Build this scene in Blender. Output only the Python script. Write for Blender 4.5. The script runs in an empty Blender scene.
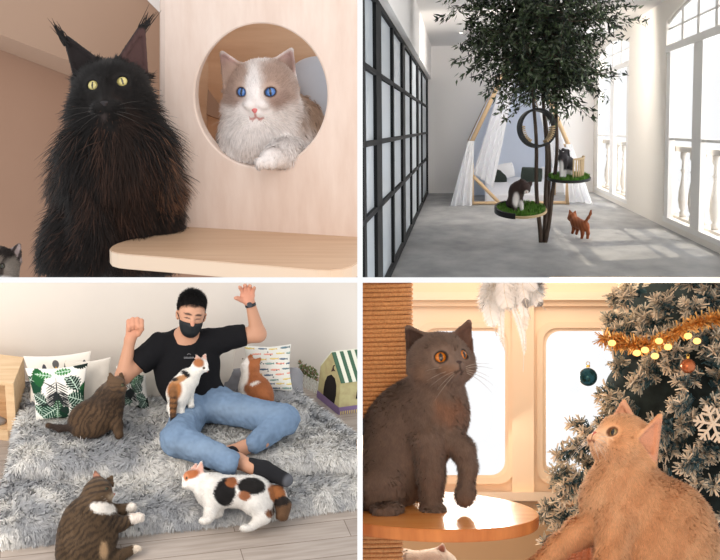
import bpy, bmesh, math, random
import numpy as np
from mathutils import Matrix, Vector
random.seed(5); RNG = np.random.default_rng(7)
F = 1200.0; CX, CY = 360.0, 280.0
HT = 0.00255                      # half thickness of the white divider boards
SC = bpy.context.scene
COL = SC.collection

# ------------------------------------------------------------------ colour / noise
def lin(c):
    c = np.asarray(c, float) / 255.0
    return np.where(c <= 0.04045, c / 12.92, ((c + 0.055) / 1.055) ** 2.4)

def _hash(ix, iy, iz, seed):
    h = (ix * 374761393 + iy * 668265263 + iz * 2147483647 + seed * 974634777) & 0xFFFFFFFF
    h = ((h ^ (h >> 13)) * 1274126177) & 0xFFFFFFFF
    h = h ^ (h >> 16)
    return (h & 0xFFFFFF) / float(0xFFFFFF)

def noise(p, freq=1.0, seed=0):
    p = np.asarray(p, float) * freq
    i = np.floor(p).astype(np.int64); f = p - i; u = f * f * (3 - 2 * f)
    r = 0
    for dx in (0, 1):
        wx = u[:, 0] if dx else 1 - u[:, 0]
        for dy in (0, 1):
            wy = u[:, 1] if dy else 1 - u[:, 1]
            for dz in (0, 1):
                wz = u[:, 2] if dz else 1 - u[:, 2]
                r = r + wx * wy * wz * _hash(i[:, 0] + dx, i[:, 1] + dy, i[:, 2] + dz, seed)
    return r * 2 - 1

def fbm(p, freq=1.0, seed=0, oct=3):
    a, s = 1.0, 0
    for k in range(oct):
        s = s + a * noise(p, freq * 2 ** k, seed + k * 17); a *= 0.5
    return s

def sm(x, a, b):
    t = np.clip((np.asarray(x, float) - a) / (b - a), 0, 1)
    return t * t * (3 - 2 * t)

def nrm(v):
    v = np.asarray(v, float)
    return v / (np.linalg.norm(v, axis=-1, keepdims=True) + 1e-12)

# ------------------------------------------------------------------ frames
class Frame:
    """a rigid local frame whose origin stands where the ray of photo pixel (cx,cy) reaches depth z"""
    def __init__(s, cx, cy, z, upv=(0, 0, 1)):
        r = np.array([(cx - CX) / F, 1.0, (CY - cy) / F])
        s.o = r * z
        s.n = nrm(r)
        s.R = nrm(np.cross(s.n, np.array(upv, float))); s.U = np.cross(s.R, s.n)
        s.D = float(s.o @ s.n)
        s.s = z / F * math.sqrt(1.0 / (r @ r)) * 1.0
        s.s = s.D / F * (1.0 / np.linalg.norm(r)) 
        s.cx, s.cy = cx, cy
    def P(s, px, py, d=0.0):
        px = np.asarray(px, float); py = np.asarray(py, float); d = np.asarray(d, float)
        px, py, d = np.broadcast_arrays(px, py, d)
        r = np.stack([(px - CX) / F, np.ones_like(px), (CY - py) / F], -1)
        a = s.D - d * s.s
        return r * (a / (r @ s.n))[..., None]
    def S(s, q):                      # S-space (px, -py, d) -> world
        q = np.asarray(q, float)
        return s.P(q[..., 0], -q[..., 1], q[..., 2])
    def inv(s, W):                    # world -> S-space
        W = np.asarray(W, float)
        d = (s.D - W @ s.n) / s.s
        return np.stack([CX + F * W[..., 0] / W[..., 1], -(CY - F * W[..., 2] / W[..., 1]), d], -1)
    def mat(s, o):
        M = Matrix.Identity(4)
        for i in range(3):
            M[i][0] = s.R[i]; M[i][1] = s.n[i]; M[i][2] = s.U[i]; M[i][3] = float(o[i])
        return M

# ------------------------------------------------------------------ materials
MATS = {}
def mat(key, col=(200, 200, 200), rough=0.7, metal=0.0, spec=0.4, attr=False, emit=0, coat=0, sheen=0,
        bump=None, var=None, trans=0, alpha=1.0, sss=0):
    if key in MATS: return MATS[key]
    m = bpy.data.materials.new(key); m.use_nodes = True
    nt = m.node_tree; b = nt.nodes['Principled BSDF']
    c = list(lin(col)) + [1]
    b.inputs['Base Color'].default_value = c
    b.inputs['Roughness'].default_value = rough
    b.inputs['Metallic'].default_value = metal
    b.inputs['Specular IOR Level'].default_value = spec
    if coat: b.inputs['Coat Weight'].default_value = coat; b.inputs['Coat Roughness'].default_value = 0.05
    if sheen: b.inputs['Sheen Weight'].default_value = sheen
    if trans: b.inputs['Transmission Weight'].default_value = trans
    if alpha < 1: b.inputs['Alpha'].default_value = alpha
    if sss: b.inputs['Subsurface Weight'].default_value = sss; b.inputs['Subsurface Radius'].default_value = (.01, .005, .003)
    if emit:
        b.inputs['Emission Color'].default_value = c; b.inputs['Emission Strength'].default_value = emit
    if attr:
        a = nt.nodes.new('ShaderNodeAttribute'); a.attribute_name = 'col'
        nt.links.new(a.outputs['Color'], b.inputs['Base Color'])
    tc = None
    if var or bump:
        tc = nt.nodes.new('ShaderNodeTexCoord')
    if var:   # (kind, scale xyz, col2, contrast lo, hi, detail)
        kind, sc, c2, lo, hi = var[:5]
        mp = nt.nodes.new('ShaderNodeMapping'); mp.inputs['Scale'].default_value = sc
        nt.links.new(tc.outputs['Object'], mp.inputs['Vector'])
        if kind == 'wave':
            t = nt.nodes.new('ShaderNodeTexWave'); t.inputs['Scale'].default_value = 1
            t.inputs['Distortion'].default_value = 3; t.inputs['Detail'].default_value = 3; out = t.outputs['Fac']
        else:
            t = nt.nodes.new('ShaderNodeTexNoise'); t.inputs['Scale'].default_value = 1
            t.inputs['Detail'].default_value = 6; t.inputs['Roughness'].default_value = .6; out = t.outputs['Fac']
        nt.links.new(mp.outputs['Vector'], t.inputs['Vector'])
        cr = nt.nodes.new('ShaderNodeValToRGB')
        cr.color_ramp.elements[0].position = lo; cr.color_ramp.elements[0].color = c
        cr.color_ramp.elements[1].position = hi; cr.color_ramp.elements[1].color = list(lin(c2)) + [1]
        nt.links.new(out, cr.inputs['Fac']); nt.links.new(cr.outputs['Color'], b.inputs['Base Color'])
    if bump:  # (scale, strength, distance)
        mp = nt.nodes.new('ShaderNodeMapping'); mp.inputs['Scale'].default_value = bump[0] if hasattr(bump[0], '__len__') else (bump[0],) * 3
        t = nt.nodes.new('ShaderNodeTexNoise'); t.inputs['Scale'].default_value = 1; t.inputs['Detail'].default_value = 5
        bp = nt.nodes.new('ShaderNodeBump'); bp.inputs['Strength'].default_value = bump[1]; bp.inputs['Distance'].default_value = bump[2]
        nt.links.new(tc.outputs['Object'], mp.inputs['Vector']); nt.links.new(mp.outputs['Vector'], t.inputs['Vector'])
        nt.links.new(t.outputs['Fac'], bp.inputs['Height']); nt.links.new(bp.outputs['Normal'], b.inputs['Normal'])
    MATS[key] = m
    return m
def pane_mat(key, tint=(255, 255, 255), gloss=.04):
    if key in MATS: return MATS[key]
    m = bpy.data.materials.new(key); m.use_nodes = True; nt = m.node_tree; nt.nodes.clear()
    o = nt.nodes.new('ShaderNodeOutputMaterial'); mx = nt.nodes.new('ShaderNodeMixShader'); t = nt.nodes.new('ShaderNodeBsdfTransparent'); g = nt.nodes.new('ShaderNodeBsdfGlossy')
    t.inputs['Color'].default_value = list(lin(tint)) + [1]; g.inputs['Roughness'].default_value = .02; mx.inputs[0].default_value = gloss
    nt.links.new(t.outputs[0], mx.inputs[1]); nt.links.new(g.outputs[0], mx.inputs[2]); nt.links.new(mx.outputs[0], o.inputs[0]); MATS[key] = m; return m
def M_fur(): return mat('fur_coat', rough=0.75, spec=0.25, attr=True, sheen=0.1)
def M_paint(): return mat('printed_cloth', rough=0.85, spec=0.2, attr=True)
def M_skin(): return mat('skin', rough=0.55, spec=0.35, attr=True)
def M_eye(): return mat('eye_gloss', rough=0.12, spec=0.5, attr=True, coat=0.6)

# ------------------------------------------------------------------ objects
QUAD = 0           # which cell is being built (1 top left, 2 top right, 3 bottom left, 4 bottom right)
QS = {1: (-1, 1), 2: (1, 1), 3: (-1, -1), 4: (1, -1)}

def tag(o, label=None, cat=None, group=None, kind=None):
    if label: o['label'] = label
    if cat: o['category'] = cat
    if group: o['group'] = group
    if kind: o['kind'] = kind
    return o

def thing(name, fr, base, label=None, cat=None, group=None, kind=None):
    o = bpy.data.objects.new(name, None); COL.objects.link(o)
    o.empty_display_size = 0.05
    o.matrix_world = fr.mat(base)
    return tag(o, label, cat, group, kind)

def clip_mesh(me, M):
    """the boards between the cells end whatever reaches them"""
    if not QUAD: return
    sx, sz = QS[QUAD]
    co = np.empty(len(me.vertices) * 3); me.vertices.foreach_get('co', co); co = co.reshape(-1, 3)
    A = np.array(M)
    w = co @ A[:3, :3].T + A[:3, 3]
    need = []
    if (w[:, 0] * sx < HT).any(): need.append(((sx * HT, 0, 0), (-sx, 0, 0)))
    if (w[:, 2] * sz < HT).any(): need.append(((0, 0, sz * HT), (0, 0, -sz)))
    if not need: return
    bm = bmesh.new(); bm.from_mesh(me)
    Mi = M.inverted(); R3 = Mi.to_3x3()
    for c, n in need:
        bmesh.ops.bisect_plane(bm, geom=bm.verts[:] + bm.edges[:] + bm.faces[:], plane_co=Mi @ Vector(c),
                               plane_no=(R3 @ Vector(n)).normalized(), clear_outer=True, clear_inner=False)
    bm.to_mesh(me); bm.free()

def mesh_obj(name, V, Fc, material, parent=None, fr=None, base=None, col=None, smooth=True, cn=None, clip=True):
    """V world-space vertices; parented meshes share the thing's own frame"""
    V = np.asarray(V, float)
    if parent is not None:
        r = parent
        M = r.matrix_world.copy() if r.parent is None else None
        p = r
        while p.parent is not None: p = p.parent
        M = p.matrix_world.copy()
    else:
        M = fr.mat(base if base is not None else V.mean(0)) if fr is not None else Matrix.Translation(Vector(base if base is not None else (0, 0, 0)))
    A = np.array(M.inverted())
    L = V @ A[:3, :3].T + A[:3, 3]
    me = bpy.data.meshes.new(name)
    if isinstance(Fc, np.ndarray) and Fc.ndim == 2:
        k = Fc.shape[1]; nf = len(Fc)
        me.vertices.add(len(L)); me.vertices.foreach_set('co', L.astype(np.float32).ravel())
        me.loops.add(nf * k); me.loops.foreach_set('vertex_index', Fc.astype(np.int32).ravel())
        me.polygons.add(nf); me.polygons.foreach_set('loop_start', np.arange(nf, dtype=np.int32) * k)
        me.update(calc_edges=True)
    else:
        me.from_pydata([tuple(v) for v in L], [], [tuple(f) for f in Fc]); me.update()
    if col is not None:
        at = me.color_attributes.new('col', 'FLOAT_COLOR', 'POINT')
        c4 = np.ones((len(L), 4), np.float32); c4[:, :3] = col
        at.data.foreach_set('color', c4.ravel())
    if material: 
        for mm in (material if isinstance(material, (list, tuple)) else [material]): me.materials.append(mm)
    me.polygons.foreach_set('use_smooth', np.full(len(me.polygons), bool(smooth)))
    if cn is not None:
        B = A[:3, :3]
        me.normals_split_custom_set_from_vertices(nrm(np.asarray(cn) @ B.T).astype(np.float32))
    if clip: clip_mesh(me, M)
    o = bpy.data.objects.new(name, me); COL.objects.link(o)
    if parent is not None:
        o.parent = parent
    else:
        o.matrix_world = M
    return o

class MB:
    """collects simple shapes given in world coordinates and makes ONE mesh object"""
    def __init__(s): s.V = []; s.F = []; s.C = []; s.n = 0
    def add(s, V, Fc, c=None):
        V = np.asarray(V, float).reshape(-1, 3)
        s.V.append(V); s.F += [tuple(int(i) + s.n for i in f) for f in Fc]; s.n += len(V)
        s.C.append(np.tile(lin(c) if c is not None else (0.5,) * 3, (len(V), 1)) if (c is None or np.ndim(c) == 1) else c)
        return s
    def hexa(s, a, b, c=None):        # two matching polygons (front a, back b) joined
        a = np.asarray(a, float); b = np.asarray(b, float); n = len(a)
        fs = [tuple(range(n)), tuple(range(2 * n - 1, n - 1, -1))]
        fs += [(i, i + n, (i + 1) % n + n, (i + 1) % n) for i in range(n)]
        return s.add(np.vstack([a, b]), fs, c)
    def box(s, o, x, y, z, c=None):   # corner-centred: o centre, x y z half-extent vectors
        o, x, y, z = map(lambda q: np.asarray(q, float), (o, x, y, z))
        a = [o - x - y - z, o + x - y - z, o + x - y + z, o - x - y + z]
        b = [o - x + y - z, o + x + y - z, o + x + y + z, o - x + y + z]
        return s.hexa(a, b, c)
    def tube(s, pts, rad, seg=8, c=None, cap=True):
        pts = np.asarray(pts, float); n = len(pts); rad = np.broadcast_to(np.asarray(rad, float), (n,))
        t = np.gradient(pts, axis=0); t = nrm(t)
        ref = np.array([0.13, 0.21, 0.97]); 
        if abs(t[0] @ nrm(ref)) > 0.95: ref = np.array([0.9, 0.3, 0.1])
        u = nrm(np.cross(t[0], ref)); V = []
        for i in range(n):
            u = nrm(u - (u @ t[i]) * t[i]); w = np.cross(t[i], u)
            for k in range(seg):
                a = 2 * math.pi * k / seg
                V.append(pts[i] + rad[i] * (math.cos(a) * u + math.sin(a) * w))
        fs = []
        for i in range(n - 1):
            for k in range(seg):
                k2 = (k + 1) % seg
                fs.append((i * seg + k, i * seg + k2, (i + 1) * seg + k2, (i + 1) * seg + k))
        if cap: fs += [tuple(range(seg - 1, -1, -1)), tuple((n - 1) * seg + k for k in range(seg))]
        return s.add(V, fs, c)
    def lathe(s, o, axis, prof, seg=24, c=None, u=None):   # prof [(r, h)]
        axis = nrm(axis); ref = np.array([1, 0, 0.1]) if abs(axis[0]) < 0.9 else np.array([0, 1, 0.1])
        u = nrm(np.cross(axis, ref)) if u is None else u; w = np.cross(axis, u); V = []
        for r, h in prof:
            for k in range(seg):
                a = 2 * math.pi * k / seg
                V.append(np.asarray(o) + axis * h + r * (math.cos(a) * u + math.sin(a) * w))
        n = len(prof); fs = []
        for i in range(n - 1):
            for k in range(seg):
                k2 = (k + 1) % seg
                fs.append((i * seg + k, i * seg + k2, (i + 1) * seg + k2, (i + 1) * seg + k))
        fs += [tuple(range(seg - 1, -1, -1)), tuple((n - 1) * seg + k for k in range(seg))]
        return s.add(V, fs, c)
    def sphere(s, o, r, c=None, seg=16, ring=10, ax=None):
        r = np.broadcast_to(np.asarray(r, float), (3,)); ax = np.eye(3) if ax is None else np.asarray(ax)
        V = []; fs = []
        for i in range(ring + 1):
            th = math.pi * i / ring
            for k in range(seg):
                ph = 2 * math.pi * k / seg
                q = np.array([r[0] * math.sin(th) * math.cos(ph), r[1] * math.sin(th) * math.sin(ph), r[2] * math.cos(th)])
                V.append(np.asarray(o) + q @ ax)
        for i in range(ring):
            for k in range(seg):
                k2 = (k + 1) % seg
                fs.append((i * seg + k, (i + 1) * seg + k, (i + 1) * seg + k2, i * seg + k2))
        return s.add(V, fs, c)
    def build(s, name, material, parent=None, fr=None, base=None, smooth=False, attr=False, bevel=0, sub=0, clip=True):
        V = np.vstack(s.V); C = np.vstack(s.C)
        o = mesh_obj(name, V, s.F, material, parent, fr, base, col=C if attr else None, smooth=smooth, clip=False)
        bm = bmesh.new(); bm.from_mesh(o.data)
        bmesh.ops.recalc_face_normals(bm, faces=bm.faces)
        if bevel: bmesh.ops.bevel(bm, geom=bm.edges[:] , offset=bevel, segments=2, affect='EDGES', clamp_overlap=True)
        bm.to_mesh(o.data); bm.free()
        if bevel: o.data.polygons.foreach_set('use_smooth', np.full(len(o.data.polygons), False))
        if clip:
            p = o
            while p.parent is not None: p = p.parent
            clip_mesh(o.data, p.matrix_world)
        return o

# ------------------------------------------------------------------ implicit bodies
class Sdf:
    """smooth union of ellipsoids, tapered limbs and ears in S-space (px, -py, d)"""
    def __init__(s, k=6.0): s.ops = []; s.k = k
    @staticmethod
    def v(p): return np.array([p[0], -p[1], p[2]], float)
    def ell(s, c, r, R=None, k=None, sub=False):
        r = np.broadcast_to(np.asarray(r, float), (3,)).copy(); c = s.v(c)
        R = np.eye(3) if R is None else R
        def f(p):
            q = (p - c) @ R
            k0 = np.linalg.norm(q / r, axis=-1); k1 = np.linalg.norm(q / (r * r), axis=-1) + 1e-9
            return np.where(k0 < 1e-4, -r.min(), k0 * (k0 - 1) / k1)
        m = r.max(); s.ops.append((f, c - m, c + m, s.k if k is None else k, sub)); return s
    def cap(s, a, b, ra, rb=None, k=None, sub=False, fl=1.0):
        rb = ra if rb is None else rb; a, b = s.v(a), s.v(b); ba = b - a; L2 = ba @ ba + 1e-9
        def f(p):
            pa = p - a; t = np.clip(pa @ ba / L2, 0, 1)
            q = pa - t[..., None] * ba
            if fl != 1.0: q = q * np.array([1, 1, 1 / fl])
            return np.linalg.norm(q, axis=-1) - (ra + (rb - ra) * t)
        m = max(ra, rb) * max(1, fl); s.ops.append((f, np.minimum(a, b) - m, np.maximum(a, b) + m, s.k if k is None else k, sub)); return s
    def chain(s, pts, rad, k=None, fl=1.0):
        for i in range(len(pts) - 1): s.cap(pts[i], pts[i + 1], rad[i], rad[i + 1], k, fl=fl)
        return s
    def tri(s, A, B, T, th, k=None, sub=False):
        A, B, T = s.v(A), s.v(B), s.v(T)
        def f(p):
            ba, pa = B - A, p - A; cb, pb = T - B, p - B; ac, pc = A - T, p - T
            n = np.cross(ba, ac)
            def sg(e, q): return np.sign(q @ np.cross(e, n))
            def seg(e, q):
                t = np.clip(q @ e / (e @ e), 0, 1); w = q - t[..., None] * e
                return (w * w).sum(-1)
            ins = sg(ba, pa) + sg(cb, pb) + sg(ac, pc)
            d2 = np.where(ins < 2, np.minimum(np.minimum(seg(ba, pa), seg(cb, pb)), seg(ac, pc)), (pa @ n) ** 2 / (n @ n))
            return np.sqrt(d2) - th
        lo = np.minimum(np.minimum(A, B), T) - th; hi = np.maximum(np.maximum(A, B), T) + th
        s.ops.append((f, lo, hi, s.k if k is None else k, sub)); return s
    def boxp(s, c, r, rd, R=None, k=None, sub=False):
        c = s.v(c); r = np.asarray(r, float); R = np.eye(3) if R is None else R
        def f(p):
            q = np.abs((p - c) @ R) - (r - rd)
            return np.linalg.norm(np.maximum(q, 0), axis=-1) + np.minimum(q.max(-1), 0) - rd
        m = np.linalg.norm(r); s.ops.append((f, c - m, c + m, s.k if k is None else k, sub)); return s
    def ev(s, p):
        p = np.asarray(p, float); v = np.full(p.shape[:-1], 1e3)
        for f, lo, hi, k, sub in s.ops: v = s.comb(v, f(p), k, sub)
        return v
    @staticmethod
    def comb(v, d, k, sub):
        if sub:
            d = -d
            if k <= 0: return np.maximum(v, d)
            h = np.clip(0.5 - 0.5 * (v - d) / k, 0, 1)
            return v * (1 - h) + d * h + k * h * (1 - h)
        if k <= 0: return np.minimum(v, d)
        h = np.clip(0.5 + 0.5 * (v - d) / k, 0, 1)
        return v * (1 - h) + d * h - k * h * (1 - h)
    def bounds(s):
        return (np.min([o[1] for o in s.ops if not o[4]], 0), np.max([o[2] for o in s.ops if not o[4]], 0))
    def mesh(s, h):
        lo, hi = s.bounds(); lo = lo - 3 * h - 1; hi = hi + 3 * h + 1
        n = np.ceil((hi - lo) / h).astype(int) + 1
        ax = [lo[i] + h * np.arange(n[i]) for i in range(3)]
        V = np.full(tuple(n), 1e3, np.float64)
        for f, a, b, k, sub in s.ops:
            m = k * 1.3 + 3 * h
            i0 = np.maximum(((a - m - lo) / h).astype(int), 0); i1 = np.minimum(np.ceil((b + m - lo) / h).astype(int) + 1, n)
            if (i1 <= i0).any(): continue
            sl = tuple(slice(i0[i], i1[i]) for i in range(3))
            g = np.stack(np.meshgrid(*[ax[i][sl[i]] for i in range(3)], indexing='ij'), -1)
            V[sl] = s.comb(V[sl], f(g), k, sub)
        V = np.clip(V, -1e3, 1e3)
        return nets(V, lo, h)
    def hitz(s, px, py, z0=400.0, z1=-400.0):      # first surface point seen from the front at a photo pixel
        z = np.linspace(z0, z1, 3200)
        p = np.stack([np.full_like(z, px), np.full_like(z, -py), z], -1)
        v = s.ev(p); i = np.argmax(v < 0)
        return z[i] if v[i] < 0 else None
    def grad(s, p, e=0.5):
        p = np.asarray(p, float); g = np.zeros_like(p)
        for i in range(3):
            d = np.zeros(3); d[i] = e
            g[..., i] = s.ev(p + d) - s.ev(p - d)
        return nrm(g)

def nets(V, lo, h):
    n = np.array(V.shape); S = V < 0
    c = np.zeros(n - 1, np.int8)
    for dx in (0, 1):
        for dy in (0, 1):
            for dz in (0, 1): c += S[dx:n[0] - 1 + dx, dy:n[1] - 1 + dy, dz:n[2] - 1 + dz]
    act = (c > 0) & (c < 8); idx = np.argwhere(act)
    ids = np.full(n - 1, -1, np.int64); ids[act] = np.arange(len(idx))
    acc = np.zeros((len(idx), 3)); cnt = np.zeros(len(idx))
    corners = [(a, b, d) for a in (0, 1) for b in (0, 1) for d in (0, 1)]
    for a in corners:
        for axn in range(3):
            if a[axn]: continue
            b = list(a); b[axn] = 1
            va = V[idx[:, 0] + a[0], idx[:, 1] + a[1], idx[:, 2] + a[2]]
            vb = V[idx[:, 0] + b[0], idx[:, 1] + b[1], idx[:, 2] + b[2]]
            m = (va < 0) != (vb < 0)
            t = np.clip(va[m] / (va[m] - vb[m]), 0.02, 0.98)
            q = np.tile(np.array(a, float), (m.sum(), 1)); q[:, axn] += t
            acc[m] += q; cnt[m] += 1
    P = lo + h * (idx + acc / np.maximum(cnt, 1)[:, None])
    Fs = []
    for axn in range(3):
        u, w = (axn + 1) % 3, (axn + 2) % 3
        sl0 = [slice(None)] * 3; sl1 = [slice(None)] * 3
        sl0[axn] = slice(0, n[axn] - 1); sl1[axn] = slice(1, n[axn])
        a = S[tuple(sl0)]; b = S[tuple(sl1)]
        e = np.argwhere(a != b)
        e = e[(e[:, u] > 0) & (e[:, w] > 0) & (e[:, u] < n[u] - 1) & (e[:, w] < n[w] - 1)]
        ina = a[e[:, 0], e[:, 1], e[:, 2]]
        def cell(du, dw):
            q = e.copy(); q[:, u] -= du; q[:, w] -= dw
            return ids[q[:, 0], q[:, 1], q[:, 2]]
        quad = np.stack([cell(1, 1), cell(0, 1), cell(0, 0), cell(1, 0)], 1)
        quad[~ina] = quad[~ina][:, ::-1]
        Fs.append(quad)
    Fq = np.vstack(Fs); Fq = Fq[(Fq >= 0).all(1)]
    return P, Fq

def vnormals(P, Fq):
    a = P[Fq[:, 2]] - P[Fq[:, 0]]; b = P[Fq[:, 3]] - P[Fq[:, 1]]; n = np.cross(a, b)
    N = np.zeros_like(P)
    for i in range(4): np.add.at(N, Fq[:, i], n)
    return nrm(N)

def rot(yaw=0, pitch=0, roll=0):
    y, p, r = map(math.radians, (yaw, pitch, roll))
    Rx = np.array([[1, 0, 0], [0, math.cos(p), math.sin(p)], [0, -math.sin(p), math.cos(p)]])
    Ry = np.array([[math.cos(y), 0, math.sin(y)], [0, 1, 0], [-math.sin(y), 0, math.cos(y)]])
    Rz = np.array([[math.cos(r), -math.sin(r), 0], [math.sin(r), math.cos(r), 0], [0, 0, 1]])
    return Rz @ Ry @ Rx

def strands(fr, P, Fq, N, n, length, flow, width, color, lift=0.35, jit=0.25, seg=3, back=-0.35, curl=0.0, droop=0.0, dens=None):
    """fine tapered hairs rooted on the surface; every argument in S-space pixels"""
    a, b, c, d = (P[Fq[:, i]] for i in range(4))
    ar = 0.5 * np.linalg.norm(np.cross(c - a, d - b), axis=1)
    fn = nrm(np.cross(c - a, d - b))
    w = ar * (fn[:, 2] > back)
    if dens is not None: w = w * dens((a + c) / 2)
    fi = RNG.choice(len(Fq), n, p=w / w.sum())
    u, v = RNG.random(n)[:, None], RNG.random(n)[:, None]
    q = Fq[fi]
    def bl(A): return (A[q[:, 0]] * (1 - u) + A[q[:, 1]] * u) * (1 - v) + (A[q[:, 3]] * (1 - u) + A[q[:, 2]] * u) * v
    p = bl(P); nn = nrm(bl(N))
    L = length(p, nn) * RNG.uniform(0.65, 1.15, n)
    keep = L > 0.3; p, nn, L = p[keep], nn[keep], L[keep]; n = len(p)
    fl = nrm(flow(p, nn)); t = nrm(fl - (fl * nn).sum(1)[:, None] * nn + 1e-6)
    # neighbouring hairs lean together in locks
    lock = np.stack([noise(p, 0.11, 3), noise(p, 0.11, 9), noise(p, 0.11, 15)], 1) * 0.6 + np.stack([noise(p, 0.3, 23), noise(p, 0.3, 29), noise(p, 0.3, 35)], 1) * 0.4
    rj = RNG.normal(0, 1, (n, 3))
    dirv = nrm(nn * lift + t * (1 - lift) + jit * (0.9 * lock + 0.45 * rj))
    endd = nrm(dirv + t * 0.7 + np.array([0, -1, 0]) * droop + curl * 0.6 * RNG.normal(0, 1, (n, 3)))
    C0 = color(p, nn); 
    pts = [p - nn * 0.4]
    for i in range(seg):
        f = (i + 0.5) / seg
        pts.append(pts[-1] + nrm(dirv * (1 - f) + endd * f) * (L / seg)[:, None])
    side = nrm(np.cross(dirv, nn * 1.0 + 0.5 * np.array([0, 0, 1.0]) + 0.5 * RNG.normal(0, 1, (n, 3))))
    side = side * np.where((np.cross(side, dirv) * nn).sum(1) < 0, -1.0, 1.0)[:, None]
    W = (width if np.ndim(width) else np.full(n, width)) * RNG.uniform(0.7, 1.3, n)
    VV = []; CC = []; NN = []
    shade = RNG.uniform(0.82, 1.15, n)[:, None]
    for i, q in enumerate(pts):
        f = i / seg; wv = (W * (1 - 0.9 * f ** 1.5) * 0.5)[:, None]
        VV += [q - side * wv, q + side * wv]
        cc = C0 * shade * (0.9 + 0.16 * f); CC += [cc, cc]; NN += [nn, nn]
    K = 2 * (seg + 1)
    VV = np.stack(VV, 1).reshape(-1, 3); CC = np.clip(np.stack(CC, 1).reshape(-1, 3), 0, 1); NN = np.stack(NN, 1).reshape(-1, 3)
    base = (np.arange(n) * K)[:, None]
    Q = np.concatenate([base + np.array([2 * i, 2 * i + 1, 2 * i + 3, 2 * i + 2]) for i in range(seg)], 1).reshape(-1, 4)
    W3 = fr.S(VV)
    if QUAD:                                        # drop hairs that would cross a divider board
        sx, sz = QS[QUAD]
        bad = ((W3[:, 0] * sx < HT) | (W3[:, 2] * sz < HT)).reshape(n, K).any(1)
        ok = ~bad; vm = np.repeat(ok, K); W3, CC, NN = W3[vm], CC[vm], NN[vm]
        n = ok.sum(); base = (np.arange(n) * K)[:, None]
        Q = np.concatenate([base + np.array([2 * i, 2 * i + 1, 2 * i + 3, 2 * i + 2]) for i in range(seg)], 1).reshape(-1, 4)
    Nw = NN[:, 0:1] * fr.R + NN[:, 1:2] * fr.U - NN[:, 2:3] * fr.n
    return W3, Q, CC, Nw

class Paint:
    """base colour plus soft-edged patches and stripes, all in S-space"""
    def __init__(s, base): s.base = lin(base); s.ops = []
    def blob(s, c, r, col, soft=0.25, nz=0.15, nf=0.08, amt=1.0, R=None):
        c = np.array([c[0], -c[1], c[2]], float) if len(c) == 3 else np.array([c[0], -c[1], 0.0]); flat = False
        r = np.array(list(r) if len(r) == 3 else [r[0], r[1], 1e6], float); col = lin(col)
        def f(p, n, C):
            q = (p - c) if R is None else (p - c) @ R
            m = np.linalg.norm(q / r, axis=1) + nz * fbm(p, nf, 5)
            w = amt * (1 - sm(m, 1 - soft, 1 + soft))[:, None]
            return C * (1 - w) + col * w
        s.ops.append(f); return s
    def fn(s, f): s.ops.append(f); return s
    def stripes(s, axis, wl, col, amt=0.7, wob=0.8, nf=0.05, c=None, r=None, width=0.0):
        axis = nrm(np.array([axis[0], -axis[1], axis[2]], float)); col = lin(col)
        cc = None if c is None else np.array([c[0], -c[1], c[2]], float)
        def f(p, n, C):
            x = p @ axis
            v = np.sin(2 * math.pi * x / wl + wob * 3 * fbm(p, nf, 11))
            w = amt * sm(v, width - 0.1, width + 0.5)
            if cc is not None: w = w * (1 - sm(np.linalg.norm((p - cc) / np.asarray(r, float), axis=1), 0.8, 1.15))
            w = w[:, None]; return C * (1 - w) + col * w
        s.ops.append(f); return s
    def __call__(s, p, n=None):
        C = np.tile(s.base, (len(p), 1))
        for f in s.ops: C = f(p, n, C)
        return np.clip(C, 0, 1)

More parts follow.
